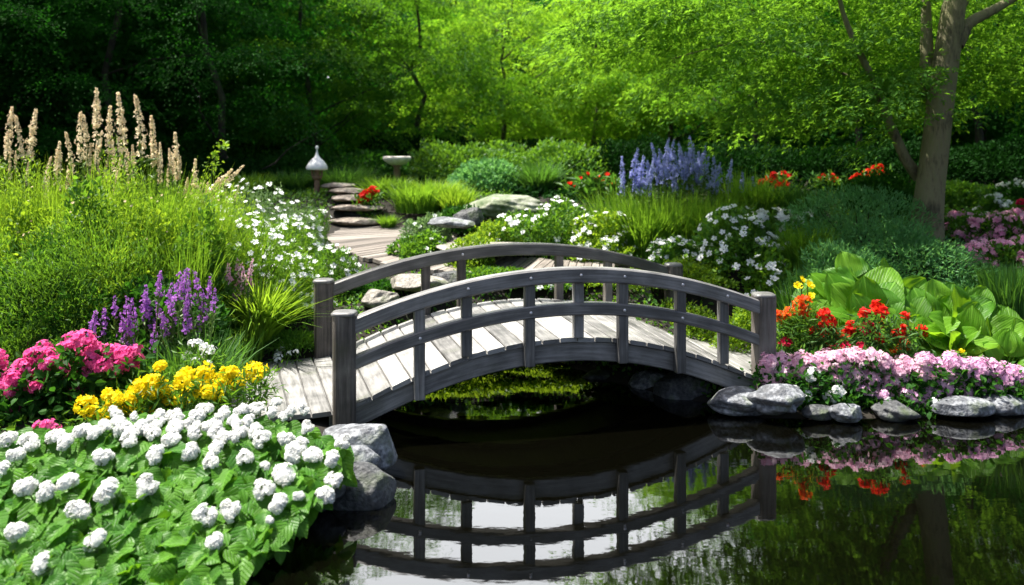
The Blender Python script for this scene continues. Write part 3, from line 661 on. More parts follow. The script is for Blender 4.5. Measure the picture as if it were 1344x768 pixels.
m_.build("crown", M['maple'], maple)

# ------------------------------------------------------------------ garden plants: builders
def lump(dirs, seed, amp=.16):
    r = np.random.default_rng(seed); k = r.normal(size=(12, 3))*np.repeat([2.2, 4.5, 9], [4, 4, 4])[:, None]
    return np.clip(1+(np.sin(dirs@k.T+r.uniform(0, 6, 12))*np.repeat([1, .7, .45], 4)).sum(1)*amp*.5, .62, 1.2)
def bush_points(n, rx, ry, h, seed, inner=.3, amp=.16):
    dv = rdir(n, .25); dv[:, 2] = abs(dv[:, 2])*1.0; s_ = lump(dv, seed, amp)
    r = np.where(rng.random(n) < inner, rng.uniform(.3, .85, n), rng.uniform(.84, 1.06, n))*s_
    return dv*r[:, None]*np.array([rx, ry, h]), dv
def dims(px, d, top, wpx):
    b = ground_at(px, d); h = max(.12, at(px, top, d)[2]-b[2]); return b, wpx/F*d/2, h
def foliage_bush(root, rx, ry, h, n, size, mat, tmpl, up=.6, amp=.16, seed=None, flat=.6):
    m_ = MB(); sd = seed if seed is not None else int(rng.integers(1e6)); P, dv = bush_points(n, rx, ry, h, sd, amp=amp)
    m_.inst(tmpl, P, dv+rng.normal(size=(n, 3))*.6+np.array([0, 0, up-.3]), dv*.8+rng.normal(size=(n, 3))*flat+np.array([0, 0, .5]), size*rng.uniform(.6, 1.35, n))
    m_.build("foliage", M[mat], root); return sd
def stems(root, rx, ry, h, n=10, mat='dbark'):
    m_ = MB()
    for _ in range(n):
        a = rng.uniform(0, 2*PI); q = np.array([math.cos(a)*rx*rng.uniform(.2, .7), math.sin(a)*ry*rng.uniform(.2, .7), h*rng.uniform(.5, .8)])
        m_.tube(curve_pts((q[0]*.15, q[1]*.15, -.05), q, 5, .1), np.linspace(.018, .005, 5), 5)
    m_.build("stem", M[mat], root)
def blades(m_, n, r0, h, spread, width, droop=.5, base=(0, 0, 0), mi=0, seg=5, hv=(.6, 1.1)):
    a = rng.uniform(0, 2*PI, n); rb = np.sqrt(rng.random(n))*r0; az = a+rng.normal(size=n)*.5
    hd = np.stack([np.cos(az), np.sin(az), az*0], 1); P0 = np.stack([np.cos(a)*rb, np.sin(a)*rb, a*0], 1)+np.array(base)
    H = h*rng.uniform(*hv, n); S = spread*np.abs(rng.normal(size=n)*.45+.55)*(.35+.65*rb/max(r0, .01))
    dr = droop*rng.random(n); side = np.cross(hd, np.array([0, 0, 1.0])); tw = rng.normal(size=n)*.6
    side = norm(side*np.cos(tw)[:, None]+hd*np.sin(tw)[:, None]); t = np.linspace(0, 1, seg)
    pts = P0[:, None]+hd[:, None]*(S[:, None]*t**1.7)[..., None]+np.array([0, 0, 1.0])*((H[:, None])*(t-dr[:, None]*t**3*.6))[..., None]
    wd = width*rng.uniform(.7, 1.3, n)[:, None]*np.array([.7, 1, .85, .55, .06] if seg == 5 else np.linspace(1, .05, seg))[None]/2
    V = np.stack([pts-side[:, None]*wd[..., None], pts+side[:, None]*wd[..., None]], 2).reshape(-1, 3)
    k = seg*2; j = np.arange(seg-1)*2; q = np.stack([j, j+1, j+3, j+2], 1)
    m_.add(V, ((np.arange(n)*k)[:, None, None]+q[None]).reshape(-1, 4), None, np.repeat(rng.random(n), k), mi)

# flower heads: a few meshes per kind, shared by their copies
def floret(m_, P, N_, size, petals=5, cup=.15, mi=0, lift=0.):
    n = len(P); a0 = rng.uniform(0, 6.28, n); ref = np.cross(N_, rdir(n)); e1 = norm(ref); e2 = np.cross(N_, e1)
    rr = rng.random(n)
    for k in range(petals):
        a = a0+k*2*PI/petals; dd = e1*np.cos(a)[:, None]+e2*np.sin(a)[:, None]+N_*cup
        m_.inst(PETAL, P+N_*lift, dd, N_-dd*.3, size*rng.uniform(.85, 1.15, n), np.clip(rr+rng.normal(size=n)*.12, 0, 1), mi)
def mesh_of(m_, name, mats):
    o = m_.build(name, mats); me = o.data; bpy.data.objects.remove(o); return me
def head_set(name, mat, nfl, R, flat, fs, petals=5, k=4, cup=.2, hemi=True, irr=.16):
    out = []
    for _ in range(k):
        m_ = MB(); dv = rdir(nfl, .35 if hemi else 0)
        if hemi: dv[:, 2] = np.abs(dv[:, 2]+.15)-.15
        dv = norm(dv); P = dv*np.array([R, R, R*flat])*(1+rng.normal(size=nfl)*irr)[:, None]
        floret(m_, P, norm(dv+rng.normal(size=(nfl, 3))*.2), fs, petals, cup)
        m_.tube([(0, 0, -R*1.6), (0, 0, -R*.2), (0, 0, R*flat*.5)], [R*.07, R*.07, R*.3], 5, 1)
        out.append(mesh_of(m_, name, [M[mat], M['stem']]))
    return out
def pompom_set(name, mat, R, n, ps, k=4):
    out = []
    for _ in range(k):
        m_ = MB()
        for rad, cnt, lean in ((1., n, .55), (.72, n//2, .25), (.45, n//4, .1)):
            dv = rdir(cnt, .25); ref = norm(np.cross(dv, rdir(cnt)))
            m_.inst(PETAL, dv*R*rad*np.array([1, 1, .82])-ref*ps*.5, ref+dv*rng.uniform(.1, .9, (cnt, 1)), dv+rng.normal(size=(cnt, 3))*.45, ps*rng.uniform(.8, 1.25, cnt))
        m_.tube([(0, 0, -R*2.2), (0, 0, -R*.3)], [R*.08, R*.08], 5, 1)
        out.append(mesh_of(m_, name, [M[mat], M['stem']]))
    return out
def spike_set(name, mat, L_, R, n, fs, stem, k=5, pw=.75, petals=4):
    out = []
    for _ in range(k):
        m_ = MB(); nn = int(n*rng.uniform(.75, 1.2)); t = np.sort(rng.random(nn)**.62); a = np.arange(nn)*2.4+rng.normal(size=nn)*.6
        lumps = 1+.30*np.sin(t*rng.uniform(18, 30)+rng.uniform(0, 6)); r = R*(1-t)**pw*np.minimum(1, .5+t/.3)*rng.uniform(.35, 1.5, nn)*lumps+R*.06
        bx, by = rng.normal(size=2)*.05*L_; ox, oy = bx*t**2, by*t**2
        dv = np.stack([np.cos(a), np.sin(a), a*0+.1+rng.normal(size=nn)*.35], 1); P = np.stack([np.cos(a)*r+ox, np.sin(a)*r+oy, t*L_+rng.normal(size=nn)*.01], 1)
        floret(m_, P, norm(dv+rng.normal(size=(nn, 3))*.35), fs*(1-.6*t)*rng.uniform(.6, 1.25, nn), petals, .35)
        tt = np.linspace(0, 1, 5); m_.tube([(0, 0, -stem), (0, 0, -stem*.4)]+[(bx*q*q, by*q*q, q*L_*.99) for q in tt], [.009, .008, .007, .006, .005, .004, .002], 5, 1)
        nl = 26; tl = rng.random(nl); lp = np.stack([tl*0, tl*0, -stem*.75*tl+.06], 1); m_.inst(NARROW, lp, rdir(nl, .4), rdir(nl, 1), rng.uniform(.08, .2, nl)*min(1, stem*1.3), None, 1)
        out.append(mesh_of(m_, name, [M[mat], M['stem']]))
    return out
def lobed_set(name, mat, R, k=6):
    out = []
    for _ in range(k):
        m_ = MB(); nl = int(rng.integers(6, 10)); lv = rdir(nl, .4); lv[:, 2] = np.abs(lv[:, 2]+.1)-.1; lc = lv*R*np.array([.66, .66, .42])*rng.uniform(.7, 1.15, (nl, 1))
        for q in lc:
            n = int(rng.integers(16, 26)); dv = rdir(n, .25); P = q+dv*R*.40*rng.uniform(.75, 1.1, (n, 1)); floret(m_, P, norm(dv+norm(q[None])*.5+rng.normal(size=(n, 3))*.25), R*.30, 5, rng.uniform(.1, .35))
        m_.tube([(0, 0, -R*2), (0, 0, -R*.2), (0, 0, R*.3)], [R*.07, R*.07, R*.25], 5, 1); out.append(mesh_of(m_, name, [M[mat], M['stem']]))
    return out
HW = lobed_set("flower_head", 'whead', .082)
HWS = head_set("flower_head", 'white', 9, .06, .7, .036, k=3)
HY_ = head_set("flower_head", 'yellow', 26, .062, .7, .034, cup=.4)
HM = head_set("flower_head", 'magenta', 34, .075, .65, .032)
HP = head_set("flower_head", 'pink', 42, .066, .75, .030)
HL = head_set("flower_head", 'lilac', 42, .064, .75, .029)
HA = head_set("flower_head", 'azalea', 12, .075, .7, .05)
HAW = head_set("flower_head", 'white', 16, .085, .6, .05)
HR = head_set("flower_head", 'red', 10, .045, .8, .045, cup=.5)
HO = head_set("flower_head", 'orange', 8, .04, .8, .04, cup=.5)
HC = head_set("flower_head", 'crimson', 8, .045, .8, .04, cup=.5)
HV1 = head_set("flower_head", 'violet', 8, .05, .8, .04)
def single_set(name, mat, fs, petals=5, k=3, cup=.25, double=False):
    out = []
    for _ in range(k):
        m_ = MB(); P = np.array([[0, 0, 0.]]); N_ = np.array([[0, 0, 1.]])
        floret(m_, P, N_, fs, petals, cup)
        if double: floret(m_, P, N_, fs*.7, petals, cup+.7)
        m_.tube([(0, 0, -fs*3), (0, 0, 0.002), (0, 0, fs*.12)], [fs*.05, fs*.05, fs*.15], 5, 1); out.append(mesh_of(m_, name, [M[mat], M['stem']]))
    return out
SW = single_set("flower", 'white', .042)
SWB = single_set("flower", 'white', .06, double=True)
SP = single_set("flower", 'azalea', .045)
SCR = single_set("flower", 'cream', .04)
TUL = single_set("flower", 'red', .07, 6, 3, 1.6)
TULY = single_set("flower", 'yellow', .07, 6, 2, 1.6)
IRIS = single_set("flower", 'yellow', .11, 6, 3, .5, True)
SPK_C = spike_set("flower_spike", 'cream', .72, .042, 150, .036, .9, pw=.5)
SPK_P = spike_set("flower_spike", 'purple', .30, .032, 36, .036, .45, pw=.5)
SPK_PK = spike_set("flower_spike", 'azalea', .26, .028, 40, .028, .45, pw=.5)
SPK_B = spike_set("flower_spike", 'violet', .52, .042, 74, .042, .7, pw=.6)

def put(root, meshes, p, tilt=(0, 0, 0), sc=1.0, rz=None):
    me = meshes[int(rng.integers(len(meshes)))]
    return part(me.name.split('.')[0], me, root, Vector(p)-Vector(root.location), (tilt[0], tilt[1], rng.uniform(0, 6.28) if rz is None else rz), sc)
def put_n(root, meshes, p, nrm, sc):
    q = Vector(nrm).to_track_quat('Z', 'Y'); e = (q@Euler((0, 0, rng.uniform(0, 6.28))).to_quaternion()).to_euler()
    me = meshes[int(rng.integers(len(meshes)))]
    return part(me.name.split('.')[0], me, root, Vector(p)-Vector(root.location), e, sc)

def shrub(name, label, px, d, top, wpx, n, size, mat, tmpl=DIAMOND, group=None, cat="shrub", ry=None, up=.6, amp=.16, fl=None, nf=0, fsc=(.8, 1.2), flat=.6, stem=True, grass=0, gmat=None, spot=None):
    b, rx, h = dims(px, d, top, wpx); root = thing(name, label, cat, b, group); ry_ = ry or max(.25, rx*.8)
    sd = foliage_bush(root, rx, ry_, h, n, size, mat, tmpl, up, amp, flat=flat)
    if stem: stems(root, rx, ry_, h, 8)
    if fl:
        dv = rdir(nf*4, .6); dv[:, 2] = abs(dv[:, 2]); dv = dv[(dv[:, 1] < .55)]
        if spot is not None: dv = dv[spot(dv)]
        dv = dv[:nf]; s_ = lump(dv, sd, amp)
        for v, q in zip(dv, s_):
            put_n(root, fl, b+v*q*1.04*np.array([rx, ry_, h])+np.array([0, 0, .02]), norm((v+np.array([0, -.35, .5]))[None])[0]+rng.normal(size=3)*.2, rng.uniform(*fsc))
    return root
def grass_clump(name, label, px, d, top, wpx, n, width, mat, droop=.5, group=None, cat="ornamental grass", r0=.35):
    b, rx, h = dims(px, d, top, wpx); root = thing(name, label, cat, b, group); m_ = MB()
    blades(m_, n, rx*r0, h, rx*(1-r0)*1.25, width, droop); m_.build("foliage", M[mat], root); return root

# ------------------------------------------------------------------ planting: the near bank
HP_ = [(18, 433), (70, 440), (35, 470), (5, 503), (60, 541), (102, 553), (155, 536), (40, 645), (95, 722), (180, 598), (220, 663), (248, 553), (238, 470), (337, 542), (357, 470), (300, 433), (278, 405), (190, 418), (240, 398),
       (370, 378), (435, 460), (485, 483), (495, 455), (395, 435), (450, 380), (520, 430), (520, 370), (470, 365), (410, 385), (330, 405), (530, 597), (470, 608), (490, 666), (150, 440), (215, 420), (130, 425), (345, 390), (500, 390), (440, 400), (480, 410)]
heads = [(x/1.7525, 330+y/1.7525, 1.0 if y > 520 else .9) for x, y in HP_]
heads += [(300+x/3.492, 480+y/3.492, s_) for x, y, s_ in [(360, 285, .7), (330, 365, .95), (385, 410, 1), (300, 400, 1), (265, 330, 1), (475, 430, .9), (525, 352, .9), (480, 525, .95), (440, 600, .9), (320, 600, .6), (255, 495, 1), (160, 565, 1), (230, 635, 1), (75, 420, 1), (150, 335, 1), (165, 463, .5), (100, 255, .9), (200, 215, .9), (60, 300, .9), (215, 170, .8), (250, 235, .8), (340, 200, .7), (135, 200, .9), (20, 330, .9), (190, 710, .5), (20, 250, .9), (60, 210, .9), (280, 150+60, .8), (120, 300, .8)]]
heads += [(rng.uniform(130, 340), rng.uniform(536, 572), rng.uniform(.55, .85)) for _ in range(22)]
heads += [(-40, 600, 1), (-70, 650, 1), (-110, 610, 1), (-60, 710, 1), (-130, 690, 1), (-160, 640, 1)]
def hd(py): return np.interp(py, [515, 560, 640, 740, 800], [7.0, 6.45, 5.75, 5.15, 4.7])
HYD = [(-90, 640, "white flowered hydrangea half cut off by the picture's edge near the magenta phlox"), (70, 640, "white flowered hydrangea at the water with widely spaced heads, below the magenta phlox"), (220, 560, "densely white flowered hydrangea just below the yellow marigolds"),
       (215, 660, "white flowered hydrangea spreading dark leaves over the open water"), (360, 590, "white flowered hydrangea crowding the deck's end and the pale boulder")]
hroot = []
for px, py, lab in HYD:
    d = hd(py)+.25; hroot.append(thing("hydrangea", lab, "flowering plant", ground_at(px, d), "white hydrangeas on the near bank"))
def near_h(px, py): return int(np.argmin([(px-a)**2+((py-b_)*1.3)**2 for a, b_, _ in HYD]))
cnt = [0]*5
for px, py, s_ in heads:
    p = at(px, py, hd(py)-.03); r = hroot[near_h(px, py)]; put_n(r, HW, p, (rng.normal()*.3, -.7+rng.normal()*.2, .8), s_*rng.uniform(.72, 1.05)*(.85 if py < 560 else 1))
N_ = 3300; lp = [[] for _ in HYD]
while N_:
    px, py = rng.uniform(-210, 450), rng.uniform(520, 808)
    top = np.interp(px, [-210, 0, 130, 300, 360, 450], [575, 572, 552, 536, 552, 585]); bot = np.interp(px, [-210, 0, 200, 330, 400, 450], [810, 800, 785, 735, 675, 615])
    if top < py < bot: N_ -= 1; lp[near_h(px, py)].append((px, py))
for k, r in enumerate(hroot):
    a = np.array(lp[k]); d = hd(a[:, 1])+rng.uniform(.02, .36, len(a)); P = np.stack([(a[:, 0]-CX)/F*d, d, EYE-(a[:, 1]-HY)/F*d], 1)
    n = len(P); D = np.stack([rng.normal(size=n)*.7, -.75+rng.normal(size=n)*.35, -.45+rng.normal(size=n)*.3], 1); Nn = np.stack([rng.normal(size=n)*.3, -.45+rng.normal(size=n)*.25, np.ones(n)], 1)
    m_ = MB(); m_.veins = True
    for j in range(3):
        q = slice(j, None, 3); m_.inst(HEARTS[j], (P-np.array(r.location))[q], D[q], Nn[q], rng.uniform(.09, .22, len(P[q])))
    m_.build("foliage", M['hyd'], r, smooth=True)
    m_ = MB(); L0 = np.array(r.location)
    for j in rng.choice(n, 26, replace=False):
        e = P[j]-L0; st_ = np.array([e[0]*.35, max(e[1]*.2, -.1)+.1, -.05]); m_.tube(curve_pts(st_, e, 5, .1), np.linspace(.008, .004, 5), 5)
    m_.build("stem", M['stem'], r)

def bed(name, label, cat, cen_px, d, pts, meshes, sc, mat, tmpl, lsize, nleaf, group=None, dj=.25, below=.16, lift=(-.5, .9)):
    """A low flowering plant: heads at the given picture points, leaves filling the space below them."""
    b = ground_at(cen_px, d); r = thing(name, label, cat, b, group); P = []
    for px, py in pts:
        p = at(px, py, d+rng.uniform(-dj, dj)); P.append(p); put_n(r, meshes, p, (rng.normal()*.25, lift[0]+rng.normal()*.2, lift[1]), rng.uniform(*sc))
    P = np.array(P); k = rng.integers(len(P), size=nleaf); Q = P[k]+rng.normal(size=(nleaf, 3))*np.array([.09, .09, .05]); Q[:, 2] -= np.abs(rng.normal(size=nleaf))*below+.03
    g = terr(Q[:, 0], Q[:, 1]); Q[:, 2] = np.maximum(Q[:, 2], g+.01)
    m_ = MB(); m_.inst(tmpl, Q-b, rdir(nleaf, .3), rdir(nleaf, 1.2), lsize*rng.uniform(.6, 1.3, nleaf))
    for p in P[:: max(1, len(P)//22)]:
        gz_ = T1(p[0], p[1]); e = np.array([p[0]+rng.normal()*.04, p[1]+rng.normal()*.04, gz_-.03])-b; m_.tube(curve_pts(e, p-b, 4, .08), [.006, .006, .005, .004], 5, 1)
    m_.build("foliage", [M[mat], M['stem']], r)
    return r

yp = []
for _ in range(62):
    t = rng.random()**.85; yp.append((112+t*200+rng.normal()*5, np.interp(t, [0, .3, .7, 1], [540, 524, 512, 492])+rng.normal()*(7+6*math.sin(PI*t))))
bed("marigold", "long drift of bright yellow marigolds along the white hydrangeas", "flowering plant", 230, 7.45, yp, HY_, (.75, 1.15), 'leaf', NARROW, .10, 2600)
bed("marigold", "small separate tuft of yellow marigolds beside the deck's end", "flowering plant", 333, 7.55, [(328, 488), (334, 491), (340, 486), (331, 483), (338, 492)], HY_, (.8, 1.1), 'leaf', NARROW, .10, 300)
mp_ = []
while len(mp_) < 98:
    x, y = rng.uniform(-30, 182), rng.uniform(443, 548)
    lo = np.interp(x, [-30, 40, 100, 182], [545, 545, 530, 480]); hi_ = np.interp(x, [-30, 30, 75, 110, 182], [468, 462, 446, 443, 462])
    if hi_ < y < lo: mp_.append((x, y))
bed("phlox", "rounded mass of magenta phlox beneath the feathery dark shrubs", "flowering plant", 80, 7.9, mp_, HM, (.8, 1.15), 'dark', OVATE, .10, 4200, dj=.3, below=.25)
bed("phlox", "single low magenta phlox cluster peeking behind the white hydrangeas", "flowering plant", 60, 7.2, [(52, 562), (64, 558), (72, 564)], HM, (.6, .8), 'dark', OVATE, .09, 160)
# purple salvia
b = ground_at(215, 8.5); r = thing("salvia", "purple flowered salvia with upright spikes behind the magenta phlox", "flowering plant", b)
for x, y in [(210, 135), (240, 130), (265, 100), (290, 105), (330, 80), (345, 110), (365, 45), (385, 70), (372, 115), (415, 55), (424, 38), (440, 70), (460, 45), (480, 60), (470, 95), (398, 100), (310, 110), (350, 170), (298, 150), (455, 150), (405, 45), (335, 95), (380, 140), (432, 105), (278, 150), (490, 85)]:
    px, py = x/1.7525, 330+y/1.7525; dd = 8.5+rng.uniform(-.25, .25); s_ = rng.uniform(.8, 1.2); p = at(px, py, dd); p[2] -= .30*s_
    put(r, SPK_P, p, (rng.normal()*.07, rng.normal()*.08), s_)
m_ = MB(); blades(m_, 700, .75, .62, .25, .02, .3); m_.build("foliage", M['dgrass'], r)
grass_clump("daylily", "bright arching daylily clump beside the short back post of the bridge", 338, 10.1, 356, 175, 1100, .026, 'ygrass', .9, None, "daylily", .3)
grass_clump("daylily", "darker daylily leaves under the purple salvia", 255, 8.2, 430, 150, 420, .024, 'dgrass', .8, None, "daylily", .4)
bed("phlox", "small white phlox between purple salvia and yellow marigolds", "flowering plant", 262, 8.0, [(x, y) for x, y in zip(rng.uniform(245, 282, 16), rng.uniform(443, 482, 16))], HWS, (.5, .75), 'leaf', NARROW, .08, 500)
bed("phlox", "small white phlox between the daylily clump and the deck's end", "flowering plant", 376, 10.0, [(x, y) for x, y in zip(rng.uniform(362, 392, 14), rng.uniform(452, 478, 14))], HWS, (.5, .7), 'leaf', NARROW, .08, 400)
b = ground_at(314, 9.8); r = thing("veronica", "slender pink flower spikes rising beside the bright daylily clump", "flowering plant", b)
for px, py in [(300, 358), (312, 350), (322, 355), (330, 366), (316, 372), (306, 380), (328, 345)]:
    p = at(px, py-4, 9.8+rng.uniform(-.12, .12)); p[2] -= .2; put(r, SPK_PK, p, (rng.normal()*.08, rng.normal()*.08), rng.uniform(.8, 1.1))
m_ = MB(); blades(m_, 260, .3, .55, .2, .015, .3); m_.build("foliage", M['grass'], r)

# feathery shrubs and tall grasses of the left-hand bed
G1 = "feathery shrubs behind the magenta phlox"
shrub("shrub", "lowest feathery dark green shrub touching the magenta phlox", 10, 8.5, 412, 150, 9000, .07, 'leaf', NARROW, G1, amp=.35)
shrub("shrub", "feathery green shrub with layered fronds above the magenta phlox", 70, 9.0, 362, 190, 11000, .065, 'leaf', NARROW, G1, amp=.45)
shrub("shrub", "feathery shrub at the picture's edge under the first cream spikes", -40, 9.3, 330, 200, 10000, .065, 'grass', NARROW, G1, amp=.4)
shrub("shrub", "deep green shrub filling the middle of the bed above the bright fern", 115, 9.4, 315, 210, 11000, .06, 'leaf', NARROW, G1, amp=.45)
shrub("shrub", "deep green shrub between the bright fern and the low white starry bush", 225, 9.4, 325, 150, 8000, .06, 'leaf', NARROW, G1, amp=.45)
for px, d, top, wd, mt, lab in [(30, 9.7, 285, 120, 'lime', "bright leafy clump among grasses below the trio of cream spikes"), (105, 9.85, 268, 110, 'leaf', "deep green leafy clump below the tallest cream spikes"), (185, 9.75, 292, 110, 'lime', "bright leafy clump halfway up the bed above the bright fern"), (262, 9.9, 300, 90, 'leaf', "deep green leafy clump where the grasses meet the white starry bushes"),
                                (-5, 8.9, 380, 120, 'dark', "dark ferny shrub at the picture's edge above the lowest feathery one"), (100, 8.9, 392, 110, 'dark', "dark ferny shrub between magenta phlox and bright fern"), (60, 9.45, 330, 100, 'dark', "dark ferny shrub in the shady middle of the bed")]:
    shrub("leafy_plant", lab, px, d, top, wd, 4200, .075, mt, OVATE if mt != 'dark' else NARROW, "leafy clumps in the tall bed", "plant", amp=.3)
shrub("leafy_plant", "low leafy filler between the bright daylily clump and the deck's edge", 372, 10.1, 440, 110, 3400, .06, 'leaf', NARROW, None, "plant", ry=.22, stem=False)
shrub("fern", "bright fresh green fern behind the purple salvia", 152, 9.1, 336, 90, 2600, .085, 'ygrass', NARROW, None, "fern")
for px, d, top, wd, mt, lab in [(-190, 9.2, 330, 240, 'leaf', "leafy shrub outside the bed next to the feathery shrubs"), (-230, 10.6, 250, 240, 'grass', "tall leafy shrub outside the bed next to the tall grasses"), (-190, 7.9, 440, 200, 'leaf', "low leafy shrub outside the bed next to the magenta phlox")]:
    shrub("shrub", lab, px, d, top, wd, 8000, .065, mt, NARROW, G1, amp=.3)
shrub("shrub", "dark leafy shrub low behind the purple salvia", 200, 9.2, 385, 200, 5200, .09, 'dark', OVATE, G1)
G2 = "tall yellow green grasses under the cream flower spikes"
for px, d, top, wd, lab in [(-70, 10.3, 215, 200, "tall yellow green grass cut by the picture's edge"), (35, 10.5, 212, 190, "tall yellow green grass under the first trio of cream spikes"), (125, 10.7, 205, 170, "tall yellow green grass under the tallest cream spikes"),
                            (205, 10.6, 212, 170, "tall yellow green grass under the row's last upright cream spikes"), (270, 10.6, 238, 120, "yellow green grass under the leaning cream plume"), (60, 9.8, 285, 200, "mid height yellow green grass above the layered feathery shrub"),
                            (165, 9.8, 272, 190, "mid height yellow green grass above the bright fern"), (250, 9.9, 285, 150, "mid height yellow green grass beside the white starry bushes")]:
    grass_clump("ornamental_grass", lab, px, d, top, wd, 1000, .011, {60: 'leaf', 165: 'grass', 250: 'grass', -70: 'grass', 205: 'grass'}.get(px, 'ygrass'), .5, G2, r0=.5)
for px, d, top, wd, n_, lab in [(20, 10.0, 226, 210, 11000, "leafy yellow green perennial filling in among the first tall grasses"), (130, 10.1, 224, 210, 11000, "leafy yellow green perennial between the tallest grasses"), (230, 10.1, 240, 180, 9500, "leafy yellow green perennial among the last tall grasses")]:
    shrub("perennial", lab, px, d, top, wd, n_, .055, 'ygrass', NARROW, None, "plant", amp=.22, stem=False, fl=SCR, nf=26, fsc=(.3, .55), spot=lambda v: v[:, 2] > .45)
b = ground_at(120, 10.9); r = thing("foxtail_lily", "tall cream flower spikes towering over the yellow green grasses", "flowering plant", b)
for px, py, s_ in [(127, 116, 1.15), (162, 119, 1.15), (143, 138, .9), (108, 147, .95), (115, 150, .8), (185, 124, 1.2), (202, 151, .95), (94, 173, .8), (77, 186, .9), (233, 173, .9), (60, 205, .6), (150, 185, .7), (125, 180, .7), (175, 190, .6), (210, 200, .6)]+[(rng.uniform(60, 235), rng.uniform(185, 235), rng.uniform(.35, .6)) for _ in range(26)]:
    dd = 10.9+rng.uniform(-.25, .25); p = at(px, py, dd); p[2] -= .72*s_; put(r, SPK_C, p, (rng.normal()*.07, rng.normal()*.08), s_*np.array([1.0, 1.0, 1.0]))
m_ = MB(); blades(m_, 500, 1.0, 1.3, .3, .02, .3); m_.build("foliage", M['ygrass'], r)
b = ground_at(25, 10.9); r = thing("foxtail_lily", "trio of pinkish cream flower spikes apart from the tallest ones", "flowering plant", b)
for px, py, s_ in [(10, 139, 1.0), (28, 151, .85), (38, 141, 1.0), (-25, 150, 1.0), (-50, 165, .9)]+[(rng.uniform(-40, 62), rng.uniform(180, 225), rng.uniform(.35, .6)) for _ in range(8)]:
    dd = 10.9+rng.uniform(-.15, .15); p = at(px, py, dd); p[2] -= .72*s_; put(r, SPK_C, p, (rng.normal()*.07, rng.normal()*.08), s_)
m_ = MB(); blades(m_, 300, .5, 1.3, .3, .02, .3); m_.build("foliage", M['ygrass'], r)
b = ground_at(290, 11.0); r = thing("foxtail_lily", "short leaning cream plumes beside the white starry bushes", "flowering plant", b)
for px, py, s_, tl in [(257, 216, .8, .05), (300, 228, .85, .75), (285, 240, .8, .5), (315, 222, .7, .8), (272, 245, .7, .2)]+[(rng.uniform(245, 320), rng.uniform(235, 275), rng.uniform(.3, .5), rng.uniform(-.1, .6)) for _ in range(10)]:
    p = at(px, py, 11.0); q = Vector((0, 0, .62*s_)); q.rotate(Euler((0, tl, 0))); put(r, SPK_C, p-np.array(q), (0, tl), s_, rz=0)
m_ = MB(); blades(m_, 300, .5, .9, .3, .018, .4); m_.build("foliage", M['ygrass'], r)
b = ground_at(288, 12.0); r = thing("seedling_tree", "thin bent sapling with a drooping tip against the dark wood", "sapling", b)
m_ = MB(); pp = np.array([at(x, y, 12.0)-b for x, y in [(276, 260), (277, 235), (279, 218), (284, 202), (291, 193), (297, 191)]]); pp[0] = (pp[1][0], 0, -.05); m_.tube(pp, [.012, .011, .01, .008, .006, .004], 6); m_.build("stem", M['stem'], r)
q = pp[2:][rng.integers(4, size=60)]+rng.normal(size=(60, 3))*.045; m_ = MB(); m_.inst(OVATE, q, rdir(60), rdir(60, .5), .07*rng.uniform(.7, 1.2, 60)); m_.build("foliage", M['ygrass'], r)

# white starry bushes between the grasses and the boardwalk
G3 = "white starry bushes beside the boardwalk"
for px, d, top, wd, n_, nf, mt, lab in [(342, 12.6, 248, 130, 5200, 98, 'grey', "grey green bush dusted with white flowers nearest the stone steps"), (300, 11.6, 262, 110, 4200, 60, 'ygrass', "pale bush with white flowers beside the leaning cream plumes"),
                                        (325, 10.6, 305, 140, 4800, 95, 'grass', "white starry bush below the pale bush and above the daylily clump"), (368, 11.8, 300, 90, 4600, 95, 'grass', "white starry bush at the boardwalk's edge"),
                                        (385, 10.9, 345, 100, 4800, 95, 'grass', "white starry bush just behind the short back post"), (340, 11.0, 350, 110, 4200, 70, 'grass', "low white starry bush directly above the daylily clump"), (408, 13.3, 272, 52, 3200, 50, 'leaf', "narrow white starry bush squeezed between the grey green bush and the steps"), (440, 11.4, 335, 70, 3200, 45, 'leaf', "narrow white starry bush leaning over the boardwalk's lower end")]:
    shrub("starry_bush", lab, px, d, top, wd, n_, .065, mt, NARROW, G3, "flowering bush", fl=SW, nf=nf, fsc=(.7, 1.3), amp=.3)

# ------------------------------------------------------------------ planting: around the steps and boardwalk
G4 = "grasses behind the steps"
for px, d, top, wd, mt, lab in [(450, 17.6, 214, 130, 'dgrass', "deep green grass between lantern and bird bath"), (385, 17.4, 222, 90, 'dgrass', "deep green grass beside the lantern towards the cream plumes"), (505, 16.6, 228, 90, 'grass', "green grass in front of the bird bath's stem"), (330, 16.5, 225, 80, 'grass', "green grass mound behind the grey green bush"),
                                (548, 15.6, 232, 110, 'grass', "bright green grass tuft next to the red and yellow flowers"), (598, 15.4, 240, 70, 'ygrass', "yellow green grass tuft at the boardwalk's bend"), (575, 16.2, 235, 90, 'ygrass', "yellow green grass behind the tufts at the boardwalk")]:
    grass_clump("ornamental_grass", lab, px, d, top, wd, 900, .02, mt, .6, G4, r0=.5)
grass_clump("ornamental_grass", "small dark grass tuft at the foot of the stone steps", 509, 15.0, 280, 44, 380, .015, 'grass', .5, G4)
bed("geranium", "red flowers with one yellow bloom beside the stone steps", "flowering plant", 485, 15.5, [(476, 258), (480, 254), (487, 256), (490, 251), (483, 262), (474, 263), (492, 254)], HR, (1.0, 1.6), 'leaf', OVATE, .09, 350, lift=(-.6, .7))
shrub("shrub", "pale grey green cushion shrub at the boardwalk's edge", 562, 14.2, 284, 60, 2200, .06, 'grey', OVATE, None, fl=SW, nf=10)
shrub("shrub", "low leafy plant with white blooms overlapping the boardwalk", 552, 13.2, 312, 72, 2400, .07, 'leaf', OVATE, None, fl=SW, nf=14)
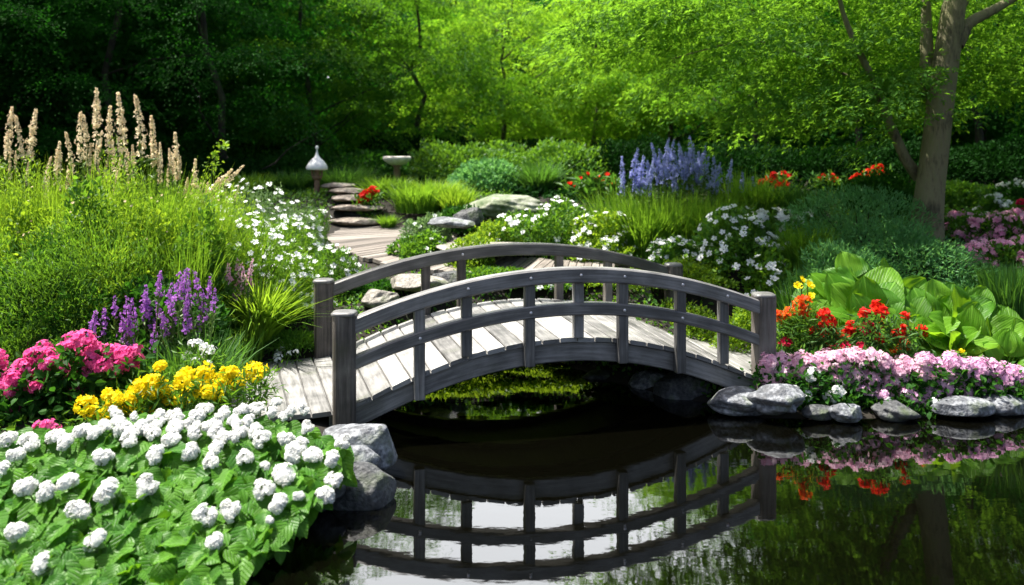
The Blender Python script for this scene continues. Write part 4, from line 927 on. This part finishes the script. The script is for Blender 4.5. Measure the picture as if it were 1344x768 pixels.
shrub("shrub", "dark low shrub between the grass tufts and the boardwalk", 600, 14.8, 272, 70, 2400, .07, 'dark', OVATE, None)
G5 = "rounded shrubs before the sunlit trees"
for px, d, top, wd, n_, mt, lab in [(600, 18.8, 186, 140, 6500, 'leaf', "large rounded shrub behind the boardwalk's bend"), (738, 18.5, 192, 120, 6000, 'leaf', "rounded shrub between the mossy boulder and the red tulips"), (665, 20.0, 192, 110, 5000, 'leaf', "rounded shrub set back between two larger ones"),
                                    (640, 17.5, 218, 90, 4200, 'blue', "blue green shrub just above the mossy boulder"), (490, 20.5, 205, 120, 5000, 'dark', "dark shrub behind the bird bath"), (380, 20.5, 200, 120, 5000, 'dark', "dark shrub behind the lantern")]:
    shrub("shrub", lab, px, d, top, wd, n_, .09, mt, DIAMOND, G5)
grass_clump("ornamental_grass", "deep green grass fountain above the mossy boulder", 708, 17.2, 206, 90, 900, .02, 'dgrass', .7, G4, r0=.4)

# ------------------------------------------------------------------ planting: the bank behind the bridge
G6 = "white flowering bushes behind the bridge"
for px, d, top, wd, n_, nf, mt, lab in [(715, 13.6, 272, 120, 4600, 70, 'leaf', "white flowering bush above the far railing's crest"), (790, 13.2, 290, 100, 4200, 75, 'lime', "white flowering lime bush beside the bright grass fan"), (882, 12.5, 322, 80, 3200, 60, 'leaf', "white flowering bush behind the short far post"),
                                        (985, 12.3, 282, 130, 6000, 95, 'leaf', "tall white flowering bush beside the blue green shrubs"), (940, 12.6, 318, 80, 3200, 45, 'leaf', "lower white flowering bush next to the short far post"), (1010, 11.6, 335, 90, 3600, 50, 'grass', "white flowering bush above the bridge's tall far post"),
                                        (705, 12.0, 368, 110, 3600, 40, 'leaf', "white flowering bush seen between the railings near the middle")]:
    shrub("white_bush", lab, px, d, top, wd, n_, .065, mt, OVATE, G6, "flowering bush", fl=SWB if d < 13 else SWB, nf=nf, fsc=(.7, 1.2), amp=.25)
bed("phlox", "large white phlox heads at the foot of the tall far grasses", "flowering plant", 1030, 12.4, [(998, 284), (1030, 282), (1037, 298), (1045, 288), (1060, 283), (1044, 306), (1028, 300), (1052, 310), (1020, 312)], HAW, (.8, 1.2), 'leaf', OVATE, .08, 700, dj=.15)
G7 = "lime green cushions behind the bridge"
for px, d, top, wd, lab in [(650, 13.4, 298, 70, "lime cushion beside the boardwalk's far end"), (620, 12.6, 318, 60, "lime cushion peeping over the far railing's rise"), (905, 11.9, 338, 110, "lime cushion behind the railing's end by the short far post"), (830, 11.9, 368, 140, "lime cushion seen through the railing under the short far post"),
                            (760, 14.4, 282, 90, "lime cushion above the white flowering bushes"), (890, 11.2, 405, 110, "low lime cushion seen through the last railing gaps"), (980, 10.6, 400, 90, "lime cushion beside the bridge's far landing")]:
    shrub("cushion_shrub", lab, px, d, top, wd, 3600, .05, 'lime', OVATE, G7, amp=.2)
shrub("moss_mound", "soft bright green mound at the water under the bridge", 825, 10.4, 472, 100, 4200, .045, 'lime', OVATE, None, "plant", ry=.35, stem=False)
shrub("shrub", "low green plant on the far bank under the arch", 690, 11.5, 445, 170, 3800, .07, 'lime', OVATE, None, ry=.4)
shrub("shrub", "lime low plant on the shaded bank beneath the deck", 580, 11.1, 450, 170, 3600, .07, 'lime', OVATE, None, ry=.4)
for px, d, top, wd, lab in [(545, 10.6, 490, 90, "lime cushion at the waterline under the deck's rising end"), (615, 10.95, 480, 90, "lime cushion at the waterline between two others under the arch"), (690, 11.1, 474, 90, "lime cushion at the waterline under the crown of the arch"), (755, 10.9, 474, 80, "lime cushion at the waterline touching the mossy mound")]:
    shrub("cushion_shrub", lab, px, d, top, wd, 3000, .05, 'lime', OVATE, "lime cushions along the water under the arch", ry=.3, amp=.25, stem=False)
shrub("shrub", "leafy plant between the railings behind the short back post", 470, 11.6, 385, 90, 2600, .07, 'dark', OVATE, None)
shrub("shrub", "low leafy plant between railings beside the dark ledge stone", 650, 12.2, 355, 100, 2600, .06, 'leaf', OVATE, None)
bed("tulip", "red tulips with one yellow bloom near the blue flower spikes", "flowering plant", 785, 16.4, [(762, 236), (770, 241), (777, 239), (783, 235), (790, 240), (797, 233), (803, 238), (772, 231), (808, 243), (754, 247), (748, 244), (786, 250), (800, 246), (766, 250), (793, 262), (802, 264)], TUL, (1.0, 1.6), 'dgrass', NARROW, .25, 900, dj=.2, below=.2, lift=(-.3, 1))
# delphiniums
DEL = [(505, 145), (540, 135), (570, 165), (600, 150), (630, 110), (660, 100), (688, 88), (725, 105), (757, 78), (780, 150), (810, 105), (830, 170), (850, 185), (870, 190), (895, 155), (600, 190), (700, 180), (650, 160), (745, 140), (770, 110), (620, 150), (675, 140), (710, 140), (800, 150), (845, 150), (550, 190), (948, 198), (995, 235), (925, 320), (965, 250)]
rr_ = []
for px, lab in ((825, "blue violet delphinium with the tallest row of spikes"), (975, "few blue delphinium spikes standing apart beside the red poppies")):
    rr_.append(thing("delphinium", lab, "flowering plant", ground_at(px if px > 900 else 870, 14.2)))
DEL += [(x+rng.uniform(-14, 14), y+rng.uniform(15, 60)) for x, y in DEL[:20]]
for x, y in DEL:
    px, py = 640+x/2.844, 150+y/2.844; k = int(px > 960); dd = 14.2+rng.uniform(-.3, .3); s_ = rng.uniform(.85, 1.1)*(1 if py < 225 else .8); p = at(px, py, dd); p[2] -= .52*s_
    put(rr_[k], SPK_B, p, (rng.normal()*.09, rng.normal()*.09), s_*rng.uniform(.85, 1.1))
for k, (n_, r_) in enumerate(((2000, 1.25), (400, .4))):
    m_ = MB(); blades(m_, n_, r_, 1.0, .35, .016, .4); m_.build("foliage", M['grass'], rr_[k])
G8 = "grasses below the blue flower spikes"
for px, d, top, wd, n_, mt, lab in [(850, 13.4, 262, 130, 1400, 'grass', "bright grass fan directly under the blue flower spikes"), (935, 13.4, 258, 120, 1200, 'grass', "green grass fan beside the bright one, towards the red poppies"), (1000, 14.0, 238, 110, 1100, 'grass', "green grass behind the large white phlox heads"), (1050, 13.6, 240, 100, 1000, 'dgrass', "grass fan joining the blue green shrubs"),
                                    (1060, 11.8, 290, 110, 1000, 'grass', "grass fan beside the tall white flowering bush"), (1055, 10.6, 350, 90, 700, 'dgrass', "dark grass behind the yellow iris")]:
    grass_clump("ornamental_grass", lab, px, d, top, wd, n_, .02, mt, .5, G8, r0=.5)
# red flowers along the back
for px, d, pts, lab in [(1018, 15.6, [(1000, 240), (1008, 236), (1012, 243), (1018, 238), (1022, 245), (1030, 240), (1035, 232), (1015, 231), (1003, 246), (1033, 246), (1028, 228)], "bright red poppies beside the last blue spikes"), (1092, 15.8, [(1076, 236), (1080, 232), (1092, 232), (1097, 236), (1090, 240), (1083, 239)], "small group of red poppies between the two larger groups"),
                       (1145, 15.6, [(1125, 232), (1130, 238), (1120, 236), (1140, 226), (1148, 222), (1155, 220), (1160, 226), (1152, 230), (1164, 230), (1136, 230)], "red poppies near the maple's curved limb")]:
    bed("poppy", lab, "flowering plant", px, d, pts, HR, (.85, 1.35), 'leaf', NARROW, .16, 700, "red poppies at the back of the garden", dj=.25, below=.3, lift=(-.6, .7))
G9 = "blue green shrubs before the maple"
for px, d, top, wd, n_, lab in [(1125, 12.0, 262, 180, 7500, "tall blue green feathery shrub behind the hosta"), (1195, 11.3, 300, 190, 7500, "blue green feathery shrub between the maple's foot and the hosta"), (1105, 11.0, 330, 130, 5200, "lower blue green shrub beside the yellow iris"), (1262, 10.8, 372, 130, 4800, "blue green shrub beneath the pink azaleas")]:
    shrub("feathery_shrub", lab, px, d, top, wd, n_, .075, 'blue', NARROW, G9, "shrub", amp=.24)
G10 = "clipped dark shrubs by the maple"
shrub("shrub", "dark green shrub beside the maple's curved limb", 1160, 14.2, 228, 110, 5000, .075, 'dark', DIAMOND, G10)
shrub("shrub", "dark rounded shrub just past the maple's trunk, light tipped", 1270, 15.0, 240, 100, 5000, .075, 'leaf', DIAMOND, G10, fl=SP, nf=22, spot=lambda v: v[:, 0] > .2)
shrub("shrub", "dark shrub crowned with white blooms at the picture's edge", 1345, 14.6, 236, 80, 4000, .075, 'dark', DIAMOND, G10, fl=HAW, nf=22, fsc=(.5, .9), spot=lambda v: v[:, 2] > .6)
G11 = "pink azaleas past the maple"
for px, d, top, wd, nf, lab in [(1268, 12.6, 278, 80, 45, "pink azalea touching the maple's trunk"), (1318, 12.3, 282, 100, 60, "widest pink azalea, beyond the trunk"), (1280, 11.4, 322, 60, 30, "small rose pink azalea below the widest one"), (1335, 11.3, 318, 100, 55, "pink azalea above the far dark grass clump")]:
    shrub("azalea", lab, px, d, top, wd, 3200, .07, 'leaf', OVATE, G11, "flowering bush", fl=HA, nf=nf, fsc=(.5, .95))
shrub("azalea", "white azalea behind the widest pink one", 1308, 13.6, 264, 50, 1600, .07, 'leaf', OVATE, None, "flowering bush", fl=HAW, nf=22, fsc=(.5, .8))
shrub("azalea", "rose red azalea between the white azalea and the picture's edge", 1345, 13.2, 272, 50, 1600, .07, 'leaf', OVATE, None, "flowering bush", fl=HC, nf=24, fsc=(.8, 1.2))
grass_clump("ornamental_grass", "dark upright grass clump behind the hosta's end", 1330, 10.3, 345, 110, 1100, .018, 'dgrass', .25, None, r0=.7)

# ------------------------------------------------------------------ planting: the bank at the water
def hosta(label, px, d, top, wpx, n, smin, smax, group):
    b, rx, h = dims(px, d, top, wpx); root = thing("hosta", label, "hosta", b, group); m_ = MB(); ms = MB()
    a = rng.uniform(0, 2*PI, n); t = np.sqrt(rng.uniform(.02, 1, n)); hd_ = np.stack([np.cos(a), np.sin(a), a*0], 1)
    xr, yr = hd_[:, 0]*t, hd_[:, 1]*t                          # back leaves stand up and face the water, front ones droop
    tip = np.stack([xr*rx*.85, yr*rx*.6, h*np.clip(.42+.36*yr-.16*abs(xr)**2+rng.normal(size=n)*.06, .05, .8)], 1)
    D = np.stack([xr*.8+rng.normal(size=n)*.3, yr*.3+.05+rng.normal(size=n)*.15, .62+.5*yr+rng.normal(size=n)*.22], 1)
    Nn = np.stack([xr*.4+rng.normal(size=n)*.25, -.75+rng.normal(size=n)*.2, .75-.2*yr+rng.normal(size=n)*.2], 1)
    m_.veins = True
    for j in range(3):
        q = slice(j, None, 3); m_.inst(HOSTAS[j], tip[q], D[q], Nn[q], rng.uniform(smin, smax, len(tip[q]))*(1.1-.3*t[q]))
    m_.build("foliage", M['hosta'], root, smooth=True)
    for k in range(n): ms.tube(curve_pts((hd_[k][0]*.08, hd_[k][1]*.08, 0), tip[k], 5, .05), np.linspace(.014, .008, 5), 5)
    ms.build("stem", M['hosta'], root)
G12 = "lime green hostas on the far bank"
hosta("large lime green hosta with upright leaves behind the red geraniums", 1140, 10.0, 350, 170, 85, .36, .50, G12)
hosta("lime green hosta spreading above the lilac flowers", 1240, 9.7, 385, 170, 80, .30, .44, G12)
hosta("smallest lime green hosta drooping towards the picture's edge", 1315, 9.5, 420, 120, 55, .26, .36, G12)
rp = [(x/3.2+960, 320+y/3.2) for x, y in [(610, 270), (632, 290), (560, 298), (500, 355), (490, 385), (622, 340), (600, 390), (615, 400), (715, 357), (797, 372), (798, 415), (680, 392), (705, 388), (728, 305), (445, 395), (390, 300), (412, 325), (390, 345), (410, 362), (347, 378), (390, 438), (375, 395), (755, 370)]]
bed("geranium", "scarlet geraniums in front of the large hosta", "flowering plant", 1140, 9.35, rp, HR, (.8, 1.3), 'dgrass', NARROW, .10, 2600, dj=.2, below=.25)
cp = [(x/3.2+960, 320+y/3.2) for x, y in [(450, 440), (485, 437), (545, 432), (470, 430), (570, 355), (435, 445), (605, 485), (228, 412)]]
bed("geranium", "crimson geraniums low among the scarlet ones above the pink flowers", "flowering plant", 1110, 9.2, cp, HC, (.8, 1.2), 'dgrass', NARROW, .10, 900, dj=.15, below=.2)
op = [(x/3.2+960, 320+y/3.2) for x, y in [(200, 300), (230, 300), (245, 295), (285, 250), (280, 275), (310, 245), (695, 460), (720, 425), (320, 275), (190, 318), (215, 310), (300, 285), (680, 470), (710, 462)]]
bed("geranium", "orange flowers beside the tall far post", "flowering plant", 1040, 9.45, op, HO, (.8, 1.3), 'leaf', NARROW, .10, 2400, dj=.2, below=.35)
b = ground_at(1055, 9.9); r = thing("iris", "yellow iris standing above the orange flowers", "flowering plant", b)
for px, py in [(1052, 368), (1062, 375), (1047, 376), (1064, 390)]:
    put_n(r, IRIS, at(px, py, 9.9+rng.uniform(-.06, .06)), (rng.normal()*.4, -.6, .6), rng.uniform(.5, .65))
m_ = MB(); blades(m_, 60, .1, .75, .2, .03, .3); 
for px in (1052, 1060): m_.tube([np.array([(px-CX)/F*9.9-b[0], 0, -.05]), at(px, 374, 9.9)-b], .008, 6, 1)
m_.build("foliage", [M['grass'], M['stem']], r)
# the pink and lilac carpet along the rocks
def carpet(x0, x1, n):
    out = []
    while len(out) < n:
        x, y = rng.uniform(x0, x1), rng.uniform(458, 532)
        hi_ = np.interp(x, [1000, 1015, 1060, 1130, 1180, 1215, 1260, 1344, 1420], [478, 470, 468, 464, 472, 470, 472, 490, 492]); lo = np.interp(x, [1000, 1040, 1090, 1150, 1230, 1290, 1344, 1420], [506, 502, 505, 512, 520, 512, 506, 508])
        if hi_ < y < lo: out.append((x, y))
    return out
for x0, x1, hs, n_, lab in [(1000, 1100, HP, 88, "pale pink phlox carpet nearest the bridge post"), (1095, 1215, HP, 98, "pale pink phlox carpet in front of the scarlet geraniums"), (1210, 1290, HL, 80, "lilac phlox carpet below the middle hosta"), (1285, 1400, HL, 88, "lilac phlox carpet running out to the picture's edge")]:
    bed("phlox", lab, "flowering plant", (x0+x1)/2, 8.95, carpet(x0, x1, n_), hs, (.9, 1.3), 'dark', OVATE, .075, 2600, "pink phlox carpet along the rocks", dj=.15, below=.12)
bed("phlox", "drooping lilac clusters hanging below the pale pink carpet", "flowering plant", 1180, 8.7, [(1190, 516), (1198, 520), (1192, 524), (1201, 533), (1196, 538), (1206, 530), (1140, 515), (1150, 517), (1160, 518), (1132, 512)], HL, (.7, 1), 'dark', OVATE, .07, 420, dj=.06, below=.06)
bed("candytuft", "white flower heads under the pale pink carpet by the pointed rock", "flowering plant", 1075, 8.65, [(1062, 495), (1095, 517), (1060, 517), (1044, 514), (1090, 522), (1100, 512), (1068, 490)], HAW, (.55, .8), 'dark', OVATE, .07, 420, dj=.06, below=.06)
bed("candytuft", "small white flower heads hanging low among the drooping lilac clusters", "flowering plant", 1200, 8.62, [(1166, 526), (1232, 530), (1228, 528), (1170, 529)], HAW, (.4, .55), 'dark', OVATE, .06, 160, dj=.04, below=.05)
bed("primrose", "small pale yellow flowers between lilac carpet and hosta", "flowering plant", 1255, 9.15, [(1246, 465), (1252, 462), (1258, 463), (1262, 461)], HY_, (.4, .55), 'leaf', OVATE, .06, 160, dj=.05, below=.06)

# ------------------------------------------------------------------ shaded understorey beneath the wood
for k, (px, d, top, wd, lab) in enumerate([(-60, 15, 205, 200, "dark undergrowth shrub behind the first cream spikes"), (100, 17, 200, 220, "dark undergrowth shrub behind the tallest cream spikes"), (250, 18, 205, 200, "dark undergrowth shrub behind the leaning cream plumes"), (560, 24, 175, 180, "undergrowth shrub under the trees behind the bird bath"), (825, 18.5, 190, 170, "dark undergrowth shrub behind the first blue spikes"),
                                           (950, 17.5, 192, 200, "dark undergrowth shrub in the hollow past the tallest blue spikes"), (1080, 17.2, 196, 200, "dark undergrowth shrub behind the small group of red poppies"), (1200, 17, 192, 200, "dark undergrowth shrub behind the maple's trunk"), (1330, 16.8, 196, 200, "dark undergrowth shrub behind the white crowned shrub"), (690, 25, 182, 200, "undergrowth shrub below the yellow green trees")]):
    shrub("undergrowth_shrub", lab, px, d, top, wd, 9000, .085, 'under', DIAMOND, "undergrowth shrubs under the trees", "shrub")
# ground cover between the plants
n = 90000; X = rng.uniform(-9, 10, n); Y = rng.uniform(4.6, 17.5, n); s_ = pond_dist(X, Y); ok = (s_ > .08) & ((Y < 15.4) | (X < 0))
u = ((X-NL[0])*(NR-NL)[0]+(Y-NL[1])*(NR-NL)[1])/((NR-NL)**2).sum(); ok &= ~((abs(s_) < 9) & (((u > -.4) & (u < .05) & (Y > 7.5+u) & (Y < 10.1)) | ((u > .95) & (u < 1.3) & (Y > 9) & (Y < 11.7) & (X < 3.6))))
for k in range(len(PATH)-1):
    a, b = PATH[k], PATH[k+1]; t = np.clip(((X-a[0])*(b-a)[0]+(Y-a[1])*(b-a)[1])/((b-a)**2).sum(), 0, 1); ok &= np.hypot(X-a[0]-t*(b-a)[0], Y-a[1]-t*(b-a)[1]) > PATHW[k]/2+.02
X, Y = X[ok], Y[ok]; n = len(X); P = np.stack([X, Y, terr(X, Y)+rng.uniform(.0, .10, n)], 1)
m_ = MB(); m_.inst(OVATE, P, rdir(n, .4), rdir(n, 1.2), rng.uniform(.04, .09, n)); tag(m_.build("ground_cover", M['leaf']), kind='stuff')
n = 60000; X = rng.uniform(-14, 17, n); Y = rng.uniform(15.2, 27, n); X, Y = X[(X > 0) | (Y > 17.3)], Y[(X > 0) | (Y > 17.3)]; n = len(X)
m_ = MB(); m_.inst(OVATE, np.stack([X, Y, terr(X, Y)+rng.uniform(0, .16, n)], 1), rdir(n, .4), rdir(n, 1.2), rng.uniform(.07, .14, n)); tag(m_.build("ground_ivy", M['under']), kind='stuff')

# the wood beyond the last trees that can be told apart
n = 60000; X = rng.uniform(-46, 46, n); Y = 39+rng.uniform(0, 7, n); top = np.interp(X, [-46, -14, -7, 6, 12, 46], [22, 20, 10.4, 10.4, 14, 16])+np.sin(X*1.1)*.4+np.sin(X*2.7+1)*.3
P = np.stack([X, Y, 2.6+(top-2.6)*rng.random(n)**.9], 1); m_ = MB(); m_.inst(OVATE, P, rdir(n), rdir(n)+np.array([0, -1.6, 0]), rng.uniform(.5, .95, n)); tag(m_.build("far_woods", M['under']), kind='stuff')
